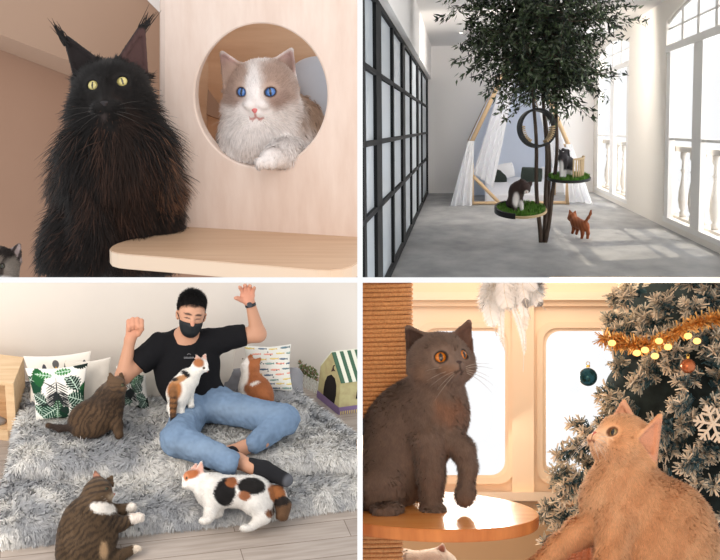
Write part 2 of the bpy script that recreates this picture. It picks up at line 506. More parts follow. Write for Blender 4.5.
class Cat:
    def __init__(s, fr, k=8.0, base=(100, 80, 70)):
        s.fr = fr; s.b = Sdf(k); s.paint = Paint(base); s.parts = []; s.hc = None
        s.eyes = []; s.late = []; s.lens = []; s.ears = []; s.earfur = 1.8; s.nose_at = None
    def head(s, c, w, yaw=0, pitch=0, roll=0, muzzle=1.0, long=1.0, cheek=1.0):
        R = rot(yaw, pitch, roll); s.hc = Sdf.v(c); s.hR = R; s.hw = w
        def H(x, y, z):
            q = s.hc + R @ (np.array([x, y, z]) * w); return (q[0], -q[1], q[2])
        s.H = H; e = s.b
        e.ell(H(0, 0.1, -0.1), np.array([0.95, 0.82, 0.92]) * w, R, k=0.25 * w)
        for sg in (-1, 1):
            e.ell(H(0.46 * sg, -0.3, 0.12), np.array([0.5 * cheek, 0.42, 0.5]) * w, R, k=0.25 * w)
        e.cap(H(0, 0.22, 0.58), H(0, -0.18, 0.80 * long), 0.24 * w, 0.17 * w, k=0.22 * w)
        for sg in (-1, 1):
            e.ell(H(0.17 * sg, -0.37, 0.74 * long), np.array([0.24, 0.19, 0.24]) * w * muzzle, R, k=0.10 * w)
        e.ell(H(0, -0.56, 0.62 * long), np.array([0.2, 0.14, 0.2]) * w * muzzle, R, k=0.12 * w)
        return s
    def ear(s, A, B, T, th=2.2, inner=None, fwd=(0, 0, 1), depth=1.0, cav=True, k=5, size=0.74):
        A, B, T = (np.array(x, float) for x in (A, B, T))
        s.b.tri(A, B, T, th, k=k)
        et = Sdf(0); et.tri(A + (T - A) * .12, B + (T - B) * .12, T, th); s.ears.append(et)
        if cav:
            c = (A + B + T) / 3; fw = nrm(np.array([fwd[0], -fwd[1], fwd[2]], float))
            q = [c + (x - c) * size + fw * (th * 1.15) * depth for x in (A, B, T)]
            s.late.append(lambda q=q: s.b.tri(q[0], q[1], q[2], th * 0.85, k=1.0, sub=True))
        if inner is not None:
            cS = Sdf.v((A + B + T) / 3); fS = Sdf.v(nrm(np.array(fwd, float))); col = lin(inner)
            S3 = [Sdf.v(x) for x in (A, B, T)]; n0 = np.cross(S3[1] - S3[0], S3[2] - S3[0]); n0 = nrm(n0)
            if n0 @ fS < 0: n0 = -n0
            d0 = [cS + (x - cS) * 0.80 for x in S3]; tt = Sdf(0)
            tt.tri(*[(x[0], -x[1], x[2]) for x in d0], th * 1.6)
            def f(p, n, C):
                w = sm(-tt.ev(p), -1.0, 1.0) * (1 if n is None else sm(n @ n0, -0.1, 0.4)) * 0.95
                return C * (1 - w[:, None]) + col * w[:, None]
            s.paint.ops.append(f)
        return s
    def eye(s, px, py, r, iris, ry=0.8, slit=0.35, gaze=None, rim=(20, 15, 14), tilt=8, side=1, rimw=1.35, depth=0.55):
        s.eyes.append(dict(px=px, py=py, r=r, iris=iris, ry=ry, slit=slit, gaze=gaze, rim=rim, tilt=tilt, side=side, rimw=rimw, depth=depth))
        return s
    def nose(s, px, py, r, col, line=None): s.nose_at = (px, py, r, col, line); return s
    def build(s, name, label, base, h=1.6, fur=0, flen=6, fwid=0.8, flow=(0, 1, 0.0), lift=0.3, jit=0.25, whisk=0, wcol=(225, 220, 215),
              wlen=1.1, category='cat', back=-0.35, curl=0.0, droop=0.1, hfur=0.45, group=None, furcol=None, seg=3, mouthcol=None):
        fr = s.fr
        root = thing(name, fr, fr.P(*base), label, category, group)
        eyes = []
        for e in s.eyes:
            z = s.b.hitz(e['px'], e['py'])
            if z is None: print('EYE MISS', name, e['px'], e['py']); continue
            eyes.append((e, z))
        for f in s.late: f()
        for e, z in eyes:
            c = np.array([e['px'], -e['py'], z]); g = s.hR[:, 2]
            gz = nrm(g + np.array([0, 0, 0.45])) if e['gaze'] is None else nrm(np.array([e['gaze'][0], -e['gaze'][1], e['gaze'][2]], float))
            n = nrm(s.b.grad(c[None])[0] * 0.5 + gz * 0.5)
            up = s.hR[:, 1]; rt = nrm(np.cross(up, n)); up = np.cross(n, rt)
            a = math.radians(e['tilt'] * e['side']); rt, up = math.cos(a) * rt + math.sin(a) * up, -math.sin(a) * rt + math.cos(a) * up
            Rm = np.stack([rt, up, n], 1); r = e['r']
            s.b.ell((c[0], -c[1], c[2]), (r, r * e['ry'], r * 1.3), Rm, k=0.10 * r, sub=True)
            cc = c - n * r * 1.27
            e['c'] = cc; e['Rm'] = Rm; e['n'] = n
            rim = lin(e['rim'])
            def f(p, nn, C, c=c, Rm=Rm, r=r, e=e, rim=rim):
                q = ((p - c) @ Rm) / (np.array([r * e['rimw'], r * e['ry'] * e['rimw'] * 1.05, r * 3]))
                w = (1 - sm(np.linalg.norm(q, axis=1), 0.85, 1.1))[:, None]
                return C * (1 - w) + rim * w
            s.paint.ops.append(f)
        if s.nose_at:
            px, py, r, ncol, line = s.nose_at
            z = s.b.hitz(px, py); nz = np.array([px, -py, z if z else s.hc[2]])
            s.nz = nz
            Hn = s.hR
            if line is not None:
                lc = lin(line)
                def f(p, nn, C, nz=nz, r=r):
                    q = (p - nz) @ Hn; x = q[:, 0] / r; y = q[:, 1] / r
                    d1 = np.where((y < -0.4) & (y > -1.7), np.abs(x), 9)
                    yy = -1.7 - 0.5 * np.sin(np.clip(np.abs(x) / 2.0, 0, 1) * math.pi)
                    d2 = np.where(np.abs(x) < 1.7, np.abs(y - yy), 9)
                    w = (1 - sm(np.minimum(d1, d2), 0.12, 0.45))[:, None] * (np.abs(q[:, 2]) < 4 * r)[:, None] * 0.85
                    return C * (1 - w) + lc * w
                s.paint.ops.append(f)
        P, Fq = s.b.mesh(h); N = vnormals(P, Fq)
        C = s.paint(P, N)
        body = mesh_obj('body', fr.S(P), Fq, M_fur(), root, col=C)
        for e, z in eyes:
            r = e['r'] * 1.17; rs, rg = 22, 14; V = []; CC = []; n, Rm = e['n'], e['Rm']
            ic = lin(e['iris'])
            for i in range(rg * 2 + 1):
                th = math.pi * i / (rg * 2)
                for k2 in range(rs):
                    ph = 2 * math.pi * k2 / rs
                    q = np.array([math.sin(th) * math.cos(ph), math.sin(th) * math.sin(ph), math.cos(th)])
                    V.append(e['c'] + Rm @ (q * r))
                    x, y = q[0], q[1]; rr = math.hypot(x, y)
                    pup = math.hypot(x / max(e['slit'], .05), y / max(0.62, e['slit'])) < 1.0 and q[2] > 0
                    c = ic * (0.75 + 0.5 * (1 - rr)) * (1 if rr < 0.86 else 0.25)
                    CC.append(np.array([0.004, 0.004, 0.005]) if pup else np.clip(c, 0, 1))
            fs = [(i * rs + k2, (i + 1) * rs + k2, (i + 1) * rs + (k2 + 1) % rs, i * rs + (k2 + 1) % rs) for i in range(rg * 2) for k2 in range(rs)]
            mesh_obj('eye', fr.S(np.array(V)), np.array(fs), M_eye(), root, col=np.array(CC))
        if s.nose_at:
            px, py, r, ncol, line = s.nose_at; Rn = s.hR
            S_ = Sdf(r * 0.5); c0 = nz - Rn[:, 2] * r * 0.35
            q = lambda x, y, z: (lambda w: (w[0], -w[1], w[2]))(c0 + Rn @ (np.array([x, y, z]) * r))
            S_.ell(q(0, 0.1, 0), np.array([1.0, 0.5, 0.62]) * r, Rn); S_.ell(q(0, -0.45, 0), np.array([0.5, 0.45, 0.6]) * r, Rn)
            Pn, Fn = S_.mesh(max(r * 0.13, 0.2)); 
            mesh_obj('nose', fr.S(Pn), Fn, mat('nose_%d_%d_%d' % tuple(ncol), ncol, rough=0.4), root)
        if fur:
            hcS = s.hc; hw = s.hw if s.hc is not None else 1
            fv = Sdf.v(flow) if not callable(flow) else None
            nzp = s.nz if s.nose_at else (hcS + s.hR[:, 2] * hw if hcS is not None else None)
            def flow_f(p, n):
                v = flow(p, n) if callable(flow) else np.tile(nrm(fv), (len(p), 1))
                if hcS is not None:
                    w = (1 - sm(np.linalg.norm(p - hcS, axis=1) / hw, 1.05, 1.5))[:, None]
                    v = nrm(p - nzp) * w + v * (1 - w)
                return v
            def len_f(p, n):
                L = np.full(len(p), float(flen))
                for c, r, l in s.lens:
                    w = 1 - sm(np.linalg.norm((p - Sdf.v(c)) / np.asarray(r, float), axis=1), 0.6, 1.15)
                    L = L * (1 - w) + l * w
                if hcS is not None:
                    q = (p - hcS) @ s.hR / hw
                    w = 1 - sm(np.linalg.norm(q / np.array([1.0, 1.0, 1.1]), axis=1), 0.85, 1.25)
                    L = L * (1 - w) + flen * hfur * w
                    w = (1 - sm(np.linalg.norm(p - nzp, axis=1) / hw, 0.25, 0.8)); L *= 1 - 0.65 * w
                for et in s.ears:
                    w = 1 - sm(et.ev(p), 1.0, 7.0); L = L * (1 - w) + np.minimum(L, s.earfur) * w
                for e, z in eyes:
                    c = np.array([e['px'], -e['py'], z]); L *= 0.12 + 0.88 * sm(np.linalg.norm(p - c, axis=1) / e['r'], 1.0, 2.2)
                    L *= np.where(np.linalg.norm(p - c, axis=1) < e['r'] * 1.05, 0, 1)
                if s.nose_at: L *= np.where(np.linalg.norm(p - nzp, axis=1) < s.nose_at[2] * 1.15, 0, 1)
                return L
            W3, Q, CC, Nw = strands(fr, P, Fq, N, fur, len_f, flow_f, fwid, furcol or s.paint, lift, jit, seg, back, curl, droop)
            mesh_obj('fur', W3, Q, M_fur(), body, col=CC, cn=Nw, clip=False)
        if whisk and s.nose_at:
            for sg in (-1, 1):
                for k2 in range(whisk):
                    a = s.nz + s.hR @ (np.array([0.22 * sg, -0.16 - 0.05 * k2, -0.06]) * s.hw)
                    d = s.hR @ nrm(np.array([sg, 0.28 - 0.22 * k2 + random.uniform(-.06, .06), 0.1])); L = s.hw * wlen * random.uniform(.8, 1.1)
                    pts = [a + d * L * t + s.hR @ np.array([0, -0.22, -0.25]) * L * t * t for t in np.linspace(0, 1, 7)]
                    mb = MB(); mb.tube(fr.S(np.array(pts)), np.linspace(0.28, 0.06, 7) * fr.s * max(1, s.hw / 36), 4)
                    mb.build('whisker', mat('whisker_%d' % wcol[0], wcol, rough=.4), root, smooth=True)
        for f in s.parts: f(root)
        return root

def area(name, loc, target, size, energy, col=(255, 255, 255), sizey=None, spread=None):
    l = bpy.data.lights.new(name, 'AREA'); l.energy = energy; l.color = lin(col); l.size = size
    if sizey: l.shape = 'RECTANGLE'; l.size_y = sizey
    if spread: l.spread = math.radians(spread)
    o = bpy.data.objects.new(name, l); COL.objects.link(o); o.location = loc
    d = Vector(target) - Vector(loc); o.rotation_euler = d.to_track_quat('-Z', 'Y').to_euler()
    return o
# ------------------------------------------------------------------ camera, world, divider boards
cam = bpy.data.cameras.new('camera'); cam.lens = F / 720 * 36.0; cam.sensor_width = 36.0; cam.sensor_fit = 'HORIZONTAL'
cam.clip_start = 0.05; cam.clip_end = 200
co = bpy.data.objects.new('camera', cam); COL.objects.link(co); co.rotation_euler = (math.pi / 2, 0, 0)
SC.camera = co
SC.view_settings.view_transform = 'Standard'; SC.view_settings.look = 'None'; SC.view_settings.gamma = 1
SC.view_settings.exposure = 0.0; SC.view_settings.use_curve_mapping = False
w = bpy.data.worlds.new('world'); SC.world = w; w.use_nodes = True
bg = w.node_tree.nodes['Background']; bg.inputs['Color'].default_value = (0.985, 0.99, 1.0, 1); bg.inputs['Strength'].default_value = 1.05
YF, YB = 1.15, 1.95
mb = MB()
ym, yh = (YF + YB) / 2, (YB - YF) / 2
mb.box((0, ym, 0), (HT, 0, 0), (0, yh, 0), (0, 0, 4))
for sx in (-1, 1): mb.box((sx * (4.5 + HT / 2), ym, 0), (4.5 - HT / 2, 0, 0), (0, yh, 0), (0, 0, HT))
tr = mb.build('trim_1', mat('white_board', (250, 250, 250), rough=.8), base=(0, ym, 0)); tag(tr, kind='structure')
# ================================================================== CELL 1: two cats at a wooden cat tower
QUAD = 1
R1 = Frame(180, 140, 2.64)
def struct(name, mb, m, fr, base=None, **k):
    o = mb.build(name, m, fr=fr, base=base, **k); tag(o, kind='structure'); return o
wall_m = mat('brown_plaster', (176, 141, 119), rough=.85, var=('noise', (1.2, 1.2, 1.2), (168, 133, 111), .35, .65))
mb = MB()
mb.hexa(R1.P([-120, 420, 420, -120], [-120, -120, 330, 330], -260), R1.P([-120, 420, 420, -120], [-120, -120, 330, 330], -275))
struct('wall_back', mb, wall_m, R1)
mb = MB()   # boxed beam under the ceiling, its lower edge running down to the right
a = R1.P([-120, 240, 240, -120], [-120, -120, 127, -12], -175); b = R1.P([-120, 240, 240, -120], [-120, -120, 141, 4], -259)
mb.hexa(a, b)
struct('trim_2', mb, mat('beam_plaster', (178, 148, 127), rough=.85), R1)
mb = MB(); mb.hexa(R1.P([139, 163, 163], [-8, -8, 16], -172), R1.P([139, 163, 163], [-8, -8, 16], -174.5))
struct('trim_3', mb, mat('white_paint', (245, 243, 240)), R1)

def dpan(px, py): return -60 + 0.27 * (np.asarray(px, float) - 170) + (231 - np.asarray(py, float)) * 0.21
_A, _B, _C = (R1.P(x, y, float(dpan(x, y))) for x, y in ((158, 0), (400, 0), (158, 230)))
_N = nrm(np.cross(_B - _A, _C - _A)); _N = _N if _N @ R1.n < 0 else -_N
def pb(px, py, dd=0.0):            # a point on the front board's plane seen at a pixel, moved dd along its normal
    px, py = np.broadcast_arrays(np.asarray(px, float), np.asarray(py, float)); r = np.stack([(px - CX) / F, np.ones_like(px), (CY - py) / F], -1)
    return r * ((_A @ _N) / (r @ _N))[..., None] + _N * dd * R1.s
# ---- tower: front board with the round hole, box behind, shelf
tw = thing('cat_tower', R1, R1.P(260, 236, dpan(260, 236)), 'pale maple cat tower with a big round hole cut in its front board', 'cat tower')
birch = mat('pale_maple', (236, 219, 208), rough=.5, var=('noise', (28, 28, 1.6), (224, 203, 190), .35, .7), spec=.35)
N_ = 96; V = []; th = 15
xs0, xs1, ys0, ys1 = 158.0, 420.0, -60.0, 240.0
ang = np.linspace(0, 2 * math.pi, N_, endpoint=False)
ex, ey = 261 + 66.3 * np.cos(ang), 95.5 + 72 * np.sin(ang)
dx, dy = np.cos(ang), np.sin(ang)
tx = np.where(dx > 0, (xs1 - 261) / np.maximum(dx, 1e-6), (261 - xs0) / np.maximum(-dx, 1e-6)); ty = np.where(dy > 0, (ys1 - 95.5) / np.maximum(dy, 1e-6), (95.5 - ys0) / np.maximum(-dy, 1e-6))
t = np.minimum(tx, ty); ox, oy = 261 + dx * t, 95.5 + dy * t
for cxx, cyy in ((xs0, ys0), (xs1, ys0), (xs0, ys1), (xs1, ys1)):
    i = np.argmin((ox - cxx) ** 2 + (oy - cyy) ** 2); ox[i], oy[i] = cxx, cyy
bv = 1.2
le_ = (ox <= xs0 + .5)
rings = [pb(ox, oy, -th), pb(ox, oy, -6), pb(ox + le_ * 2.2, oy, -1.6), pb(ox + le_ * 7, oy, 0),
         pb(261 + 67.8 * dx, 95.5 + 73.5 * dy, 0), pb(ex, ey, -1.2), pb(ex, ey, -th)]
V = np.vstack(rings); nr = len(rings); fs = []
for r in range(nr):
    r2 = (r + 1) % nr
    for k in range(N_): fs.append((r * N_ + k, r * N_ + (k + 1) % N_, r2 * N_ + (k + 1) % N_, r2 * N_ + k))
mb = MB(); mb.add(V, fs); mb.build('front_board', birch, tw)
inn = mat('tan_board', (232, 198, 166), rough=.7, var=('noise', (2, 2, 26), (212, 172, 138), .35, .7))
mb = MB()
X0, X1, Y0, Y1, D0, D1 = 168, 410, -50, 232, -th - .3, -150
c8 = [(X0, Y0), (X1, Y0), (X1, Y1), (X0, Y1)]
for (p, q) in ((2, 3), (3, 0)):     # floor and left side; the box is open above and to the right
    (xa, ya), (xb, yb) = c8[p], c8[q]; cx_, cy_ = (X0 + X1) / 2, (Y0 + Y1) / 2
    def ins(x, y): return x + (4 if x < cx_ else -4), y + (4 if y < cy_ else -4)
    (xc, yc), (xd, yd) = ins(xb, yb), ins(xa, ya)
    mb.hexa(pb(np.array([xa, xb, xc, xd]), np.array([ya, yb, yc, yd]), D0), pb(np.array([xa, xb, xc, xd]), np.array([ya, yb, yc, yd]), D1))
mb.hexa(pb(np.array([X0, X1, X1, X0]), np.array([Y0, Y0, Y1, Y1]), D1), pb(np.array([X0, X1, X1, X0]), np.array([Y0, Y0, Y1, Y1]), D1 - 6))
mb.build('box', inn, tw)
# curved inner liner (a bent sheet seen through the hole)
# shelf: plan outline from left-back corner round to the right
def sh(x, y):      # a point on the shelf's top seen at (x,y)
    yb = 226 + (x - 180) * 0.0565; return (x, y, float(dpan(x, yb)) + (y - yb) / 0.2126)
out = [(180, 226.3)]
out += [(126, 240.5), (117, 243.3), (111.5, 246.2), (109.5, 248.6), (111.5, 251.4), (118, 253.2), (128, 254.3)]
out += [(170, 257.6), (230, 262.6), (290, 267.6), (318, 269.8), (330, 270), (343, 268.6), (352, 266), (358, 262), (362, 255), (362, 236.6)]
top = np.array([sh(x, y) for x, y in out]); bot = top.copy()
topw = R1.P(top[:, 0], top[:, 1], top[:, 2]); upv = nrm(R1.U * math.cos(math.radians(12)) + (-R1.n) * math.sin(math.radians(12)))
botw = topw - upv * 15.0 * R1.s
mb = MB(); mb.hexa(topw, botw)
sb = mb.build('shelf', [mat('shelf_veneer', (204, 172, 142), rough=.45, var=('noise', (3, 40, 40), (190, 154, 124), .35, .7)), mat('shelf_edge', (235, 212, 188), rough=.5)], tw, bevel=0.0018)
for p in sb.data.polygons:
    nw = (sb.matrix_world.to_3x3() @ p.normal); p.material_index = 0 if np.array(nw) @ upv > 0.8 else 1
mb = MB(); mb.tube([topw[2] * .5 + topw[14] * .5 - upv * 19 * R1.s, topw[2] * .5 + topw[14] * .5 - upv * 14.8 * R1.s], 3 * R1.s, 10); mb.build('screw', mat('steel', (120, 118, 115), metal=1, rough=.3), tw, smooth=True)

# ---- grey cushion inside the box
S_ = Sdf(6); S_.ell((318, 86, -86), (34, 30, 26)); S_.ell((338, 110, -86), (30, 30, 24))
P_, Fq = S_.mesh(2.5); o = mesh_obj('cushion', R1.S(P_), Fq, mat('grey_plush', (175, 178, 186), rough=.95, sheen=.3), fr=R1, base=R1.P(318, 130, -86))
tag(o, 'light grey plush cushion inside the round hole behind the white cat', 'cushion')

# ---- black long-haired cat
c = Cat(R1, k=9, base=(20, 16, 15)); b = c.b
c.head((110, 92, 0), 34.5, yaw=-9, pitch=-3, roll=6, muzzle=1.12, long=1.08, cheek=.95)
H = c.H
b.ell((111, 100, -6), (38, 33, 30))
b.cap((112, 110, -14), (115, 160, -22), 30, 40, k=14)
b.ell((116, 150, -12), (46, 48, 32), k=14)
b.ell((114, 205, -38), (56, 78, 40), k=18)
b.ell((76, 256, -30), (32, 52, 38), k=14)
b.ell((150, 225, -42), (30, 60, 26), k=14)
b.chain([(94, 180, -6), (92, 230, 0), (90, 290, 4)], [18, 16, 15]); b.chain([(128, 180, -10), (127, 230, -16), (126, 290, -18)], [18, 15, 14])
c.ear((77, 78, -10), (95, 60, -4), (67, 39, -8), th=3.4, inner=(34, 27, 27), fwd=(-.1, 0, 1), k=8, size=.6)
c.ear((120, 60, -2), (145, 76, -12), (142, 27, -8), th=3.4, inner=(84, 60, 58), fwd=(.5, 0, 1), k=7, size=.55)
c.eye(92, 85, 6.0, (214, 200, 128), ry=.8, slit=.13, rim=(6, 5, 5), side=-1, tilt=4, rimw=1.2, gaze=(-.1, -.05, 1), depth=.2)
c.eye(122.5, 81, 6.0, (214, 200, 128), ry=.8, slit=.13, rim=(6, 5, 5), side=1, tilt=10, rimw=1.2, gaze=(-.1, -.05, 1), depth=.2)
c.nose(104.5, 103, 4.6, (38, 32, 34), line=(8, 7, 7))
c.paint.blob((104, 117, 30), (3, 4, 20), (70, 60, 58), soft=.6)
c.paint.blob((116, 215, 0), (52, 70, 300), (28, 21, 19), soft=.6, nz=.5)
c.paint.blob((122, 190, 10), (20, 55, 60), (64, 44, 34), soft=.7, nz=.9, amt=.35)
for ca, ra, la in (((110, 135, 10), (60, 40, 60), 36), ((60, 150, 0), (26, 50, 50), 40), ((165, 135, -20), (30, 60, 50), 40), ((115, 200, 0), (40, 60, 60), 32), ((70, 255, -20), (45, 55, 50), 22), ((155, 230, -40), (40, 55, 50), 16)):
    c.lens.append((ca, ra, la))
c.lens.append(((107, 119, 22), (17, 13, 22), 3.5))
blk, brn, tan = lin((15, 12, 12)), lin((66, 46, 37)), lin((128, 90, 66))
def fc(p, n):
    C = c.paint(p, n)
    u = RNG.random(len(p)); lo = sm(noise(p * np.array([1, .3, 1]), .15, 41), -.05, .5)
    inhead = 1 - sm(-p[:, 1], 100, 135)
    m = (1 - inhead) * (lo * 1.1 + .12)
    C = np.where((u < .42 * m)[:, None], brn * 1.1, C)
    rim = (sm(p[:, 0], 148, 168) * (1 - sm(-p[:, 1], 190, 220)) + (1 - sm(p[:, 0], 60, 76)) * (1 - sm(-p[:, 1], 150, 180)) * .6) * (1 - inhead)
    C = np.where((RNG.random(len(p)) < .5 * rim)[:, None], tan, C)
    return C
def flw(p, n):
    v = np.stack([(p[:, 0] - 114) * 0.012, -np.ones(len(p)), 0.15 * np.ones(len(p))], 1)
    return nrm(v)
def tufts(root):
    for (x, y, z, tx, ty, nn) in ((67, 40, -4, 52, 20, 26), (141, 30, -8, 154, 11, 26)):
        pts = []; mb = MB()
        for i in range(nn):
            a = np.array([x + RNG.normal(0, 2.2), y + RNG.normal(0, 3) + 2, z + RNG.normal(0, 1)]); e = np.array([tx + RNG.normal(0, 3.2), ty + RNG.normal(0, 2.6), z])
            e = a + (e - a) * RNG.uniform(.6, 1.1); m = (a + e) / 2 + np.array([RNG.normal(0, 1), RNG.normal(0, 1) + 1.2, 0])
            q = np.array([a, m, e]); mb.tube(R1.P(q[:, 0], q[:, 1], q[:, 2]), np.array([.75, .5, .12]) * R1.s, 4)
        mb.build('ear_tuft', mat('black_hair', (22, 17, 16), rough=.7), root)
c.parts.append(tufts)
c.build('long_haired_cat', 'big long-haired black cat with yellow eyes and tufted ears sitting beside the tower', (112, 278, -30), h=1.5, fur=52000, flen=20,
        fwid=.95, flow=flw, lift=.25, jit=.46, whisk=4, wcol=(64, 60, 57), wlen=.95, curl=.35, droop=.25, hfur=.30, furcol=fc, seg=4)

# ---- white and fawn cat in the hole
c = Cat(R1, k=8, base=(240, 233, 230)); b = c.b
z0 = -40
c.head((262, 92, z0), 36, yaw=-13, pitch=2, roll=1, muzzle=.82, cheek=1.2, long=.94)
H = c.H
b.ell((266, 130, z0 - 18), (44, 40, 36), k=16); b.ell((252, 142, z0 - 10), (30, 26, 24), k=14)
b.ell((300, 125, z0 - 55), (34, 42, 40), k=14)
b.chain([(302, 146, z0 - 10), (287, 153, z0 + 18), (270, 159, z0 + 40)], [15, 12.5, 10.5], k=12)
for tx in (-6.5, 0, 6): b.ell((266 + tx, 163, z0 + 48), (4.4, 6, 6), k=2.5)
b.ell((235, 155, z0 - 12), (22, 14, 18), k=8)
c.ear((226, 90, z0 - 8), (247, 70, z0 - 2), (222, 53, z0 - 8), th=2.6, inner=(196, 160, 156), fwd=(-.15, 0, 1), k=7)
c.ear((264, 68, z0 - 2), (295, 88, z0 - 14), (291, 50, z0 - 12), th=2.6, inner=(200, 165, 160), fwd=(-.1, 0, 1), k=7)
c.eye(241, 92, 5.5, (88, 134, 205), ry=.78, slit=.2, rim=(70, 54, 50), side=-1, tilt=8, rimw=1.22, depth=.2, gaze=(-.2, 0, 1))
c.eye(270.3, 92, 5.7, (88, 134, 205), ry=.78, slit=.2, rim=(70, 54, 50), side=1, tilt=10, rimw=1.22, depth=.2, gaze=(-.2, 0, 1))
c.nose(254.5, 109.5, 4.2, (214, 120, 120), line=(190, 120, 112))
for (x, y, rx, ry) in ((230, 92, 12, 15), (283, 90, 20, 17), (238, 75, 11, 15), (272, 74, 15, 14), (282, 70, 12, 12), (226, 72, 8, 12)):
    c.paint.blob((x, y, z0 + 20), (rx, ry, 300), (182, 156, 142), soft=.45, nz=.25, amt=.95)
for (x, y, rx, ry) in ((238, 98, 9, 9), (277, 99, 11, 9)): c.paint.blob((x, y, z0), (rx, ry, 300), (146, 120, 110), soft=.6, amt=.7)
c.paint.blob((253, 92, z0 + 20), (6, 26, 300), (246, 240, 238), soft=.35, nz=.1)
c.paint.blob((253, 112, z0 + 25), (15, 12, 300), (246, 240, 238), soft=.35, nz=.1)
c.paint.blob((308, 115, z0 - 50), (26, 34, 60), (168, 138, 116), soft=.4)
for e in ((222, 60, -44), (291, 62, -50)): c.paint.blob(e, (6, 12, 6), (130, 106, 100), soft=.7, amt=.5)
c.lens += [((262, 130, z0), (55, 32, 60), 10), ((270, 160, z0 + 40), (22, 16, 30), 3)]
c.build('colourpoint_cat', 'white cat with fawn mask and blue eyes lying inside the round hole', (262, 165, z0), h=1.4, fur=42000, flen=9, fwid=.8,
        flow=(0, 1, .1), lift=.28, jit=.3, whisk=5, wlen=1.0, hfur=.55, curl=.15, droop=.2)

# ---- kitten at the lower left edge
c = Cat(R1, k=6, base=(120, 108, 98)); b = c.b; z0 = -60
c.head((-4, 268, z0), 24, yaw=-14, pitch=2, roll=-4)
b.ell((-14, 300, z0 - 10), (28, 26, 26), k=10)
c.ear((6, 254, z0 - 2), (20, 262, z0 - 4), (19, 245, z0 - 6), th=2, inner=(196, 176, 172), k=4)
c.ear((-30, 262, z0 - 4), (-16, 252, z0 - 2), (-28, 243, z0 - 6), th=2, inner=(190, 170, 165), k=4)
c.eye(2, 266, 2.6, (90, 90, 70), side=1, rim=(30, 24, 22)); c.eye(-16, 266, 3.6, (120, 130, 90), side=-1, rim=(30, 24, 22))
c.nose(-8, 274, 2.6, (190, 130, 120), line=(70, 50, 46))
c.paint.stripes((1, .35, .2), 9, (46, 38, 34), amt=.9)
c.paint.blob((12, 268, 0), (7, 9, 300), (150, 140, 130), nz=.5, soft=.6)
c.paint.blob((6, 252, 0), (8, 6, 300), (38, 31, 28), nz=.3)
c.paint.blob((-2, 284, 0), (22, 8, 300), (235, 230, 226))
c.build('tabby_kitten', 'grey tabby kitten peeking in at the left edge beside the black cat', (-4, 282, z0), h=1.2, fur=9000, flen=5, fwid=.8, whisk=3, hfur=.7)

# light: a soft warm area fill added out of view
area('window_light_tower', R1.P(330, -160, 430), R1.P(200, 140, -40), .7, 3.0, (255, 240, 228))
# ================================================================== CELL 2: bright cat room with tree, tent and tall windows
QUAD = 2
R2 = Frame(458, 127, 24.0); u2 = R2.D / F / np.linalg.norm([(458 - CX) / F, 1, (CY - 127) / F])
u2 = R2.s * (1.0)
def q2(X, Y, k):
    X, Y, k = np.broadcast_arrays(np.asarray(X, float), np.asarray(Y, float), np.asarray(k, float))
    # X, Y in back-wall pixels; k the share of the room's depth
    return R2.o * k[..., None] + R2.R * (X * u2)[..., None] + R2.U * (Y * u2)[..., None]
def Fr2(px, py, k):                # frame of a thing standing at depth k, seen at (px,py)
    z = float(q2((px - 458) * k, (127 - py) * k, k)[1]); return Frame(px, py, z)
XL, XR, YF_, YC = -31.0, 134.0, -66.0, 80.0
KF = .30
def slab2(pts, off, name, m, parent=None, st=True, bev=0):
    mb = MB(); a = np.array([q2(*p) for p in pts]); mb.hexa(a, a + np.asarray(off)); o = mb.build(name, m, parent, fr=None if parent else R2, bevel=bev)
    if st and not parent: tag(o, kind='structure')
    return o
RX, UY, NZ = R2.R * u2, R2.U * u2, R2.n * u2
conc = mat('polished_concrete', (168, 167, 165), rough=.5, var=('noise', (2.6, 1.1, 2.6), (126, 126, 128), .34, .66), bump=((8, 8, 8), .08, .01))
wht = mat('white_wall', (248, 244, 240), rough=.85); wht2 = mat('cream_wall', (238, 231, 221), rough=.85)
slab2([(XL - 4, YF_, KF), (XR + 4, YF_, KF), (XR + 4, YF_, 1.02), (XL - 4, YF_, 1.02)], -UY * 3, 'floor', conc)
slab2([(XL - 4, YC, KF), (XR + 4, YC, KF), (XR + 4, YC, 1.02), (XL - 4, YC, 1.02)], UY * 3, 'ceiling', mat('white_ceiling', (248, 245, 242), rough=.9))
slab2([(XL - 4, YF_, 1), (XR, YF_, 1), (XR, YC, 1), (XL - 4, YC, 1)], NZ * 4, 'wall_back', wht)
slab2([(XL, 47.5, KF), (XL, 47.5, 1), (XL, YC, 1), (XL, YC, KF)], RX * 4.6, 'trim_6', wht)          # soffit over the glass wall
# ---- glass wall of black frames
gw = thing('window_3', R2, q2(XL, YF_, .7), kind='structure')
blk2 = mat('black_steel', (24, 25, 26), rough=.7, spec=.2)
def bar(a, b, wx, wy, name, m, parent, wk=0.0):
    """a steel or timber bar from room point a to b; wx, wy its thickness in units"""
    A_, B_ = q2(*a), q2(*b); d = B_ - A_; mb = MB(); l = np.linalg.norm(d); d = d / l
    x = nrm(np.cross(d, R2.U)) if abs(d @ R2.U) < .9 else R2.R; y = np.cross(x, d)
    mb.box((A_ + B_) / 2, x * wx * u2 / 2, y * wy * u2 / 2, d * l / 2); return mb.build(name, m, parent)
muls = [(.985, 24), (.84, 9), (.752, 26), (.646, 9), (.553, 30), (.463, 10), (.378, 30), (.318, 10)]
for k, w_ in muls:
    bar((XL + .6, YF_, k), (XL + .6, 47.5, k), 1.4, w_, 'mullion', blk2, gw)
for Y, w_ in ((46.4, 2.4), (20, 1.9), (-5.3, 1.9), (-30, 1.9), (-64.2, 3.4)):
    bar((XL + .6, Y, KF), (XL + .6, Y, .998), 1.4, w_, 'rail', blk2, gw)
